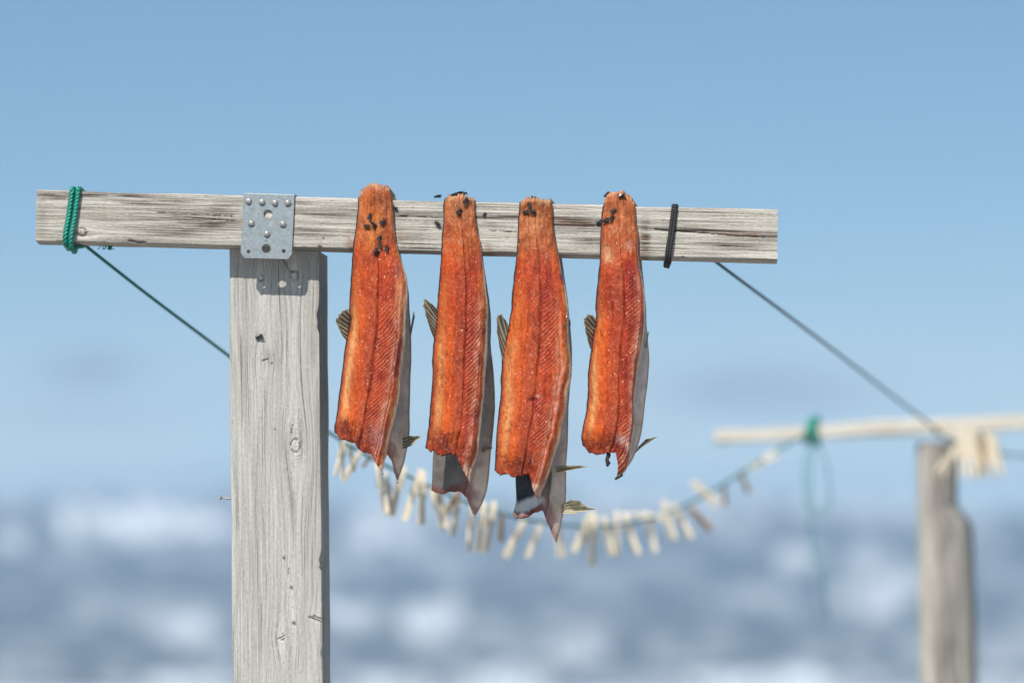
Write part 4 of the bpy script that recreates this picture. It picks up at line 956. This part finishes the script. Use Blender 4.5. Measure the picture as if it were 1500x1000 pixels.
# ------------------------------------------------------------------ ground and hills
def ground():
    n = 96; rad = [0, 3, 8, 20, 60, 200, 600, 1500, 4000, 9000]; V = [(0, 0, 0)]; F = []
    for r in rad[1:]:
        for k in range(n): a = 2 * math.pi * k / n; V.append((r * math.cos(a), r * math.sin(a), 0))
    for k in range(n): F.append([0, 1 + k, 1 + (k + 1) % n])
    for i in range(len(rad) - 2):
        for k in range(n): F.append([1 + i * n + k, 1 + (i + 1) * n + k, 1 + (i + 1) * n + (k + 1) % n, 1 + i * n + (k + 1) % n])
    t = NT('tundra_ground'); o = t.obj(); a = t.noise(o, .35, 6); b = t.noise(o, 9, 5)
    c = t.mix(b, (.05, .045, .032), (.12, .105, .085)); c = t.mix(t.ramp(a, [(.545, 0.), (.60, 1.)]), c, (.78, .79, .80))
    t.P(Base_Color=c, Roughness=.9, Normal=t.bump(b, .6, .05))
    tag(mesh_obj('ground', V, F, t.m), kind='structure')
ground()
HILLS = dict(az0=-40., az1=36., r0=700., r1=5200.)
def hills():
    az0 = math.degrees(math.atan2(FWD.x, FWD.y))
    na, nr = 560, 220
    # azimuth: fine in view, coarse beyond
    az = np.concatenate([np.linspace(-45, -10, 60)[:-1], np.linspace(-10, 10, na - 120), np.linspace(10, 45, 62)[1:]]) + az0; na = len(az)
    r = np.geomspace(2500, 5700, nr)
    AZ, R = np.meshgrid(np.radians(az), r, indexing='ij')
    X = CAM.x + R * np.sin(AZ); Y = CAM.y + R * np.cos(AZ)
    # long slope rising from the far shore to a ridge near 4.9 km
    t = np.clip((R - 2600) / (4900 - 2600), 0, 1)
    elev = np.radians(.45 * sstep(0, .06, t) + 2.95 * t ** .85)
    ridge = 1 + .09 * (fbm(AZ * 12, AZ * 0, 3, 4) - .5) * 2
    z = R * np.tan(elev) * ridge
    z *= np.where(R > 4900, 1 - ((R - 4900) / 1500) ** 2 * .5, 1)
    z += (fbm(X / 420, Y / 420, 8, 5) - .5) * 46 * np.clip((R - 2600) / 500, 0, 1)
    z -= 1.5 * (R < 2620)
    V = np.stack([X, Y, z], -1)
    px, py = project(V.reshape(-1, 3)); px = px.reshape(X.shape); py = py.reshape(X.shape)
    # snow lies in hollows; the large fields are those of the photographed slope
    fields = [(200, 764, 115, 26, 1.25), (290, 768, 70, 18, 1.2), (20, 790, 30, 16, .75), (90, 820, 60, 14, .35), (265, 915, 50, 22, .95), (230, 890, 25, 14, .5), (560, 772, 60, 22, 1.15), (520, 900, 60, 22, .9), (630, 900, 55, 24, .95), (650, 940, 40, 18, .4), (720, 915, 30, 16, .4), (840, 955, 38, 20, .95), (870, 935, 25, 12, .5),
              (1170, 820, 34, 22, .95), (1215, 735, 34, 18, .6), (1280, 820, 36, 20, .6), (1260, 875, 55, 24, .8), (1320, 858, 40, 18, .85), (1100, 875, 70, 18, .55), (1180, 960, 35, 18, .35), (1340, 950, 30, 18, .6), (1460, 840, 30, 14, .4), (1480, 960, 50, 22, .6), (650, 815, 80, 16, .35), (930, 830, 60, 16, .25), (30, 985, 60, 16, .6),
              (750, 1000, 75, 20, 1.3), (1130, 1000, 180, 17, 1.3), (260, 1000, 80, 15, 1.2), (560, 1002, 90, 14, 1.2), (1450, 1004, 120, 14, .9)]
    qx, qy = np.degrees(AZ) * 2.6, np.degrees(np.arctan2(z, R)) * 3.4 + np.degrees(AZ) * .5                     # patches broken up along the slope
    sn = np.zeros_like(X); wob = fbm(qx * 1.6, qy * 1.6, 77, 5) - .5; brk = sstep(.36, .58, fbm(qx * 2.6, qy * 2.2, 41, 4))
    for fx, fy, a, b, k in fields:
        d = np.sqrt(((px - fx) / a) ** 2 + ((py - fy) / b) ** 2) + wob * 1.7
        sn = np.maximum(sn, k * .74 * (1 - sstep(.5, 1.3, d)) * (.5 + .5 * brk))
    sn = np.maximum(sn, 0.22 * sstep(.52, .68, fbm(qx * .8, qy * 1.3, 52, 5)))
    sn = np.maximum(sn, .45 * bump(py, 738, 26) * sstep(.35, .65, fbm(qx * 1.3, qy * 1.0, 63, 4)))
    out = np.clip(1 - np.exp(-((px - 750) / 1400) ** 6), 0, 1)
    sn = np.maximum(sn, out * sstep(.52, .58, fbm(X / 500, Y / 300, 33, 4)))
    sn = np.maximum(sn, sstep(1010, 1030, py))
    col = np.zeros((na * nr, 4)); col[:, 0] = sn.ravel(); col[:, 3] = 1
    F = grid_faces(na, nr); 
    t_ = NT('tundra_hillside'); s0 = t_.n('ShaderNodeSeparateColor', {'Color': t_.attr('snow').outputs['Color']}).outputs[0]; o = t_.obj()
    nz = t_.noise(o, .02, 6); c = t_.mix(nz, (.045, .05, .06), (.10, .10, .10))
    c = t_.mix(s0, c, (.78, .80, .83)); t_.P(Base_Color=c, Roughness=.95, Normal=t_.bump(nz, .4, 6.))
    o = mesh_obj('hills', V.reshape(-1, 3), F, t_.m, None, True, {'snow': ('FLOAT_COLOR', col)})
    me = o.data
    if me.polygons[len(me.polygons) // 2].normal.z < 0: me.flip_normals()
    tag(o, kind='structure')
    return float(z.max())
zmax = hills()

# ------------------------------------------------------------------ haze
def haze():
    t = bpy.data.materials.new('haze_air'); t.use_nodes = True; nt = t.node_tree; nt.nodes.clear()
    o = nt.nodes.new('ShaderNodeOutputMaterial'); v = nt.nodes.new('ShaderNodeVolumePrincipled'); nt.links.new(v.outputs[0], o.inputs['Volume'])
    v.inputs['Color'].default_value = (.40, .68, 1., 1); v.inputs['Density'].default_value = HAZE; v.inputs['Anisotropy'].default_value = 0.
    a, z0, z1 = 9200, -1.0, zmax + 25
    V = [(x, y, z) for z in (z0, z1) for y in (-a, a) for x in (-a, a)]
    F = [[0, 2, 3, 1], [4, 5, 7, 6], [0, 1, 5, 4], [2, 6, 7, 3], [0, 4, 6, 2], [1, 3, 7, 5]]
    ob = mesh_obj('haze', V, F, t, None, False); tag(ob, kind='stuff')
HAZE = .000125
haze()

# ------------------------------------------------------------------ light
sun_to = Vector((15, 37, -46.6)).normalized()
sd = bpy.data.lights.new('sun', 'SUN'); sd.energy = 4.7; sd.angle = math.radians(.53); sd.color = (1., .95, .87)
so = bpy.data.objects.new('sun', sd); COL.objects.link(so); so.rotation_euler = sun_to.to_track_quat('-Z', 'Y').to_euler(); so.location = (-3, -8, 12)
W = bpy.data.worlds.new('World'); SC.world = W; W.use_nodes = True; nt = W.node_tree; nt.nodes.clear()
def wn(typ, ins=None, **kw):
    nd = nt.nodes.new(typ)
    for k, v in kw.items(): setattr(nd, k, v)
    for k, v in (ins or {}).items():
        if isinstance(v, bpy.types.NodeSocket): nt.links.new(v, nd.inputs[k])
        else: nd.inputs[k].default_value = v
    return nd
sky = wn('ShaderNodeTexSky', sky_type='NISHITA'); sky.sun_disc = False
sky.sun_elevation = math.asin(-sun_to.z); sky.sun_rotation = math.atan2(-sun_to.x, -sun_to.y)
sky.altitude = 0; sky.air_density = .74; sky.dust_density = .6; sky.ozone_density = .0
# thin clouds low in the sky, fixed in direction
tc = wn('ShaderNodeTexCoord'); sx = wn('ShaderNodeSeparateXYZ', {0: tc.outputs['Generated']})
def wm(op, a, b=0., clamp=False): return wn('ShaderNodeMath', {0: a, 1: b}, operation=op, use_clamp=clamp).outputs[0]
yy = wm('MAXIMUM', sx.outputs[1], .05); ax = wm('DIVIDE', sx.outputs[0], yy); el = wm('DIVIDE', sx.outputs[2], yy)
cv = wn('ShaderNodeCombineXYZ', {0: ax, 1: wm('MULTIPLY', el, 3.2), 2: 0.}).outputs[0]
cn = wn('ShaderNodeTexNoise', {'Vector': cv, 'Scale': 22., 'Detail': 5., 'Roughness': .55}).outputs['Fac']
tot = None
for (cx_, cy_, sx_, sy_, k) in [(1120, 572, 150, 36, .75), (1050, 585, 90, 30, .3), (130, 540, 75, 30, .70), (60, 610, 260, 30, .25), (350, 705, 400, 26, .45), (1180, 705, 420, 24, .35), (740, 650, 200, 30, .25), (1300, 25, 400, 20, .12)]:
    d = ray(cx_, cy_); a0, e0 = d.x / d.y, d.z / d.y
    g = wm('ADD', wm('POWER', wm('DIVIDE', wm('SUBTRACT', ax, a0), sx_ / FPX), 2.), wm('POWER', wm('DIVIDE', wm('SUBTRACT', el, e0), sy_ / FPX), 2.))
    g = wm('MULTIPLY', wm('POWER', 2.718, wm('MULTIPLY', g, -1.)), k)
    tot = g if tot is None else wm('MAXIMUM', tot, g)
mr = wn('ShaderNodeMapRange', {'Value': cn, 'From Min': .18, 'From Max': .55}); tot = wm('MULTIPLY', tot, mr.outputs[0], True)
tint = wn('ShaderNodeMix', data_type='RGBA', blend_type='MULTIPLY'); tint.inputs[0].default_value = 1.; nt.links.new(sky.outputs[0], tint.inputs[6]); tint.inputs[7].default_value = (.86, 1.0, 1.0, 1)
d0 = ray(750, 690); vg = wm('POWER', 2.718, wm('MULTIPLY', wm('POWER', wm('DIVIDE', wm('SUBTRACT', el, d0.z / d0.y), 240 / FPX), 2.), -1.))
vn_ = wn('ShaderNodeMapRange', {'Value': wn('ShaderNodeTexNoise', {'Vector': cv, 'Scale': 9., 'Detail': 4.}).outputs['Fac'], 'From Min': .2, 'From Max': .6, 'To Min': .45, 'To Max': .80}).outputs[0]
veil = wn('ShaderNodeMix', data_type='RGBA'); nt.links.new(wm('MULTIPLY', vg, vn_, True), veil.inputs[0]); nt.links.new(tint.outputs[2], veil.inputs[6]); veil.inputs[7].default_value = (6.0, 6.9, 7.3, 1)
mx = wn('ShaderNodeMix', data_type='RGBA'); nt.links.new(tot, mx.inputs[0]); nt.links.new(veil.outputs[2], mx.inputs[6]); mx.inputs[7].default_value = (2.9, 3.0, 4.3, 1)
bg = wn('ShaderNodeBackground', {'Color': mx.outputs[2], 'Strength': .076}); ow = wn('ShaderNodeOutputWorld'); nt.links.new(bg.outputs[0], ow.inputs[0])

SC.view_settings.view_transform = 'Standard'; SC.view_settings.look = 'None'; SC.view_settings.exposure = .46; SC.view_settings.gamma = 1
SC.render.engine = 'CYCLES'; SC.cycles.use_denoising = True
SC.cycles.max_bounces = 8; SC.cycles.volume_bounces = 1
SC.render.film_transparent = False
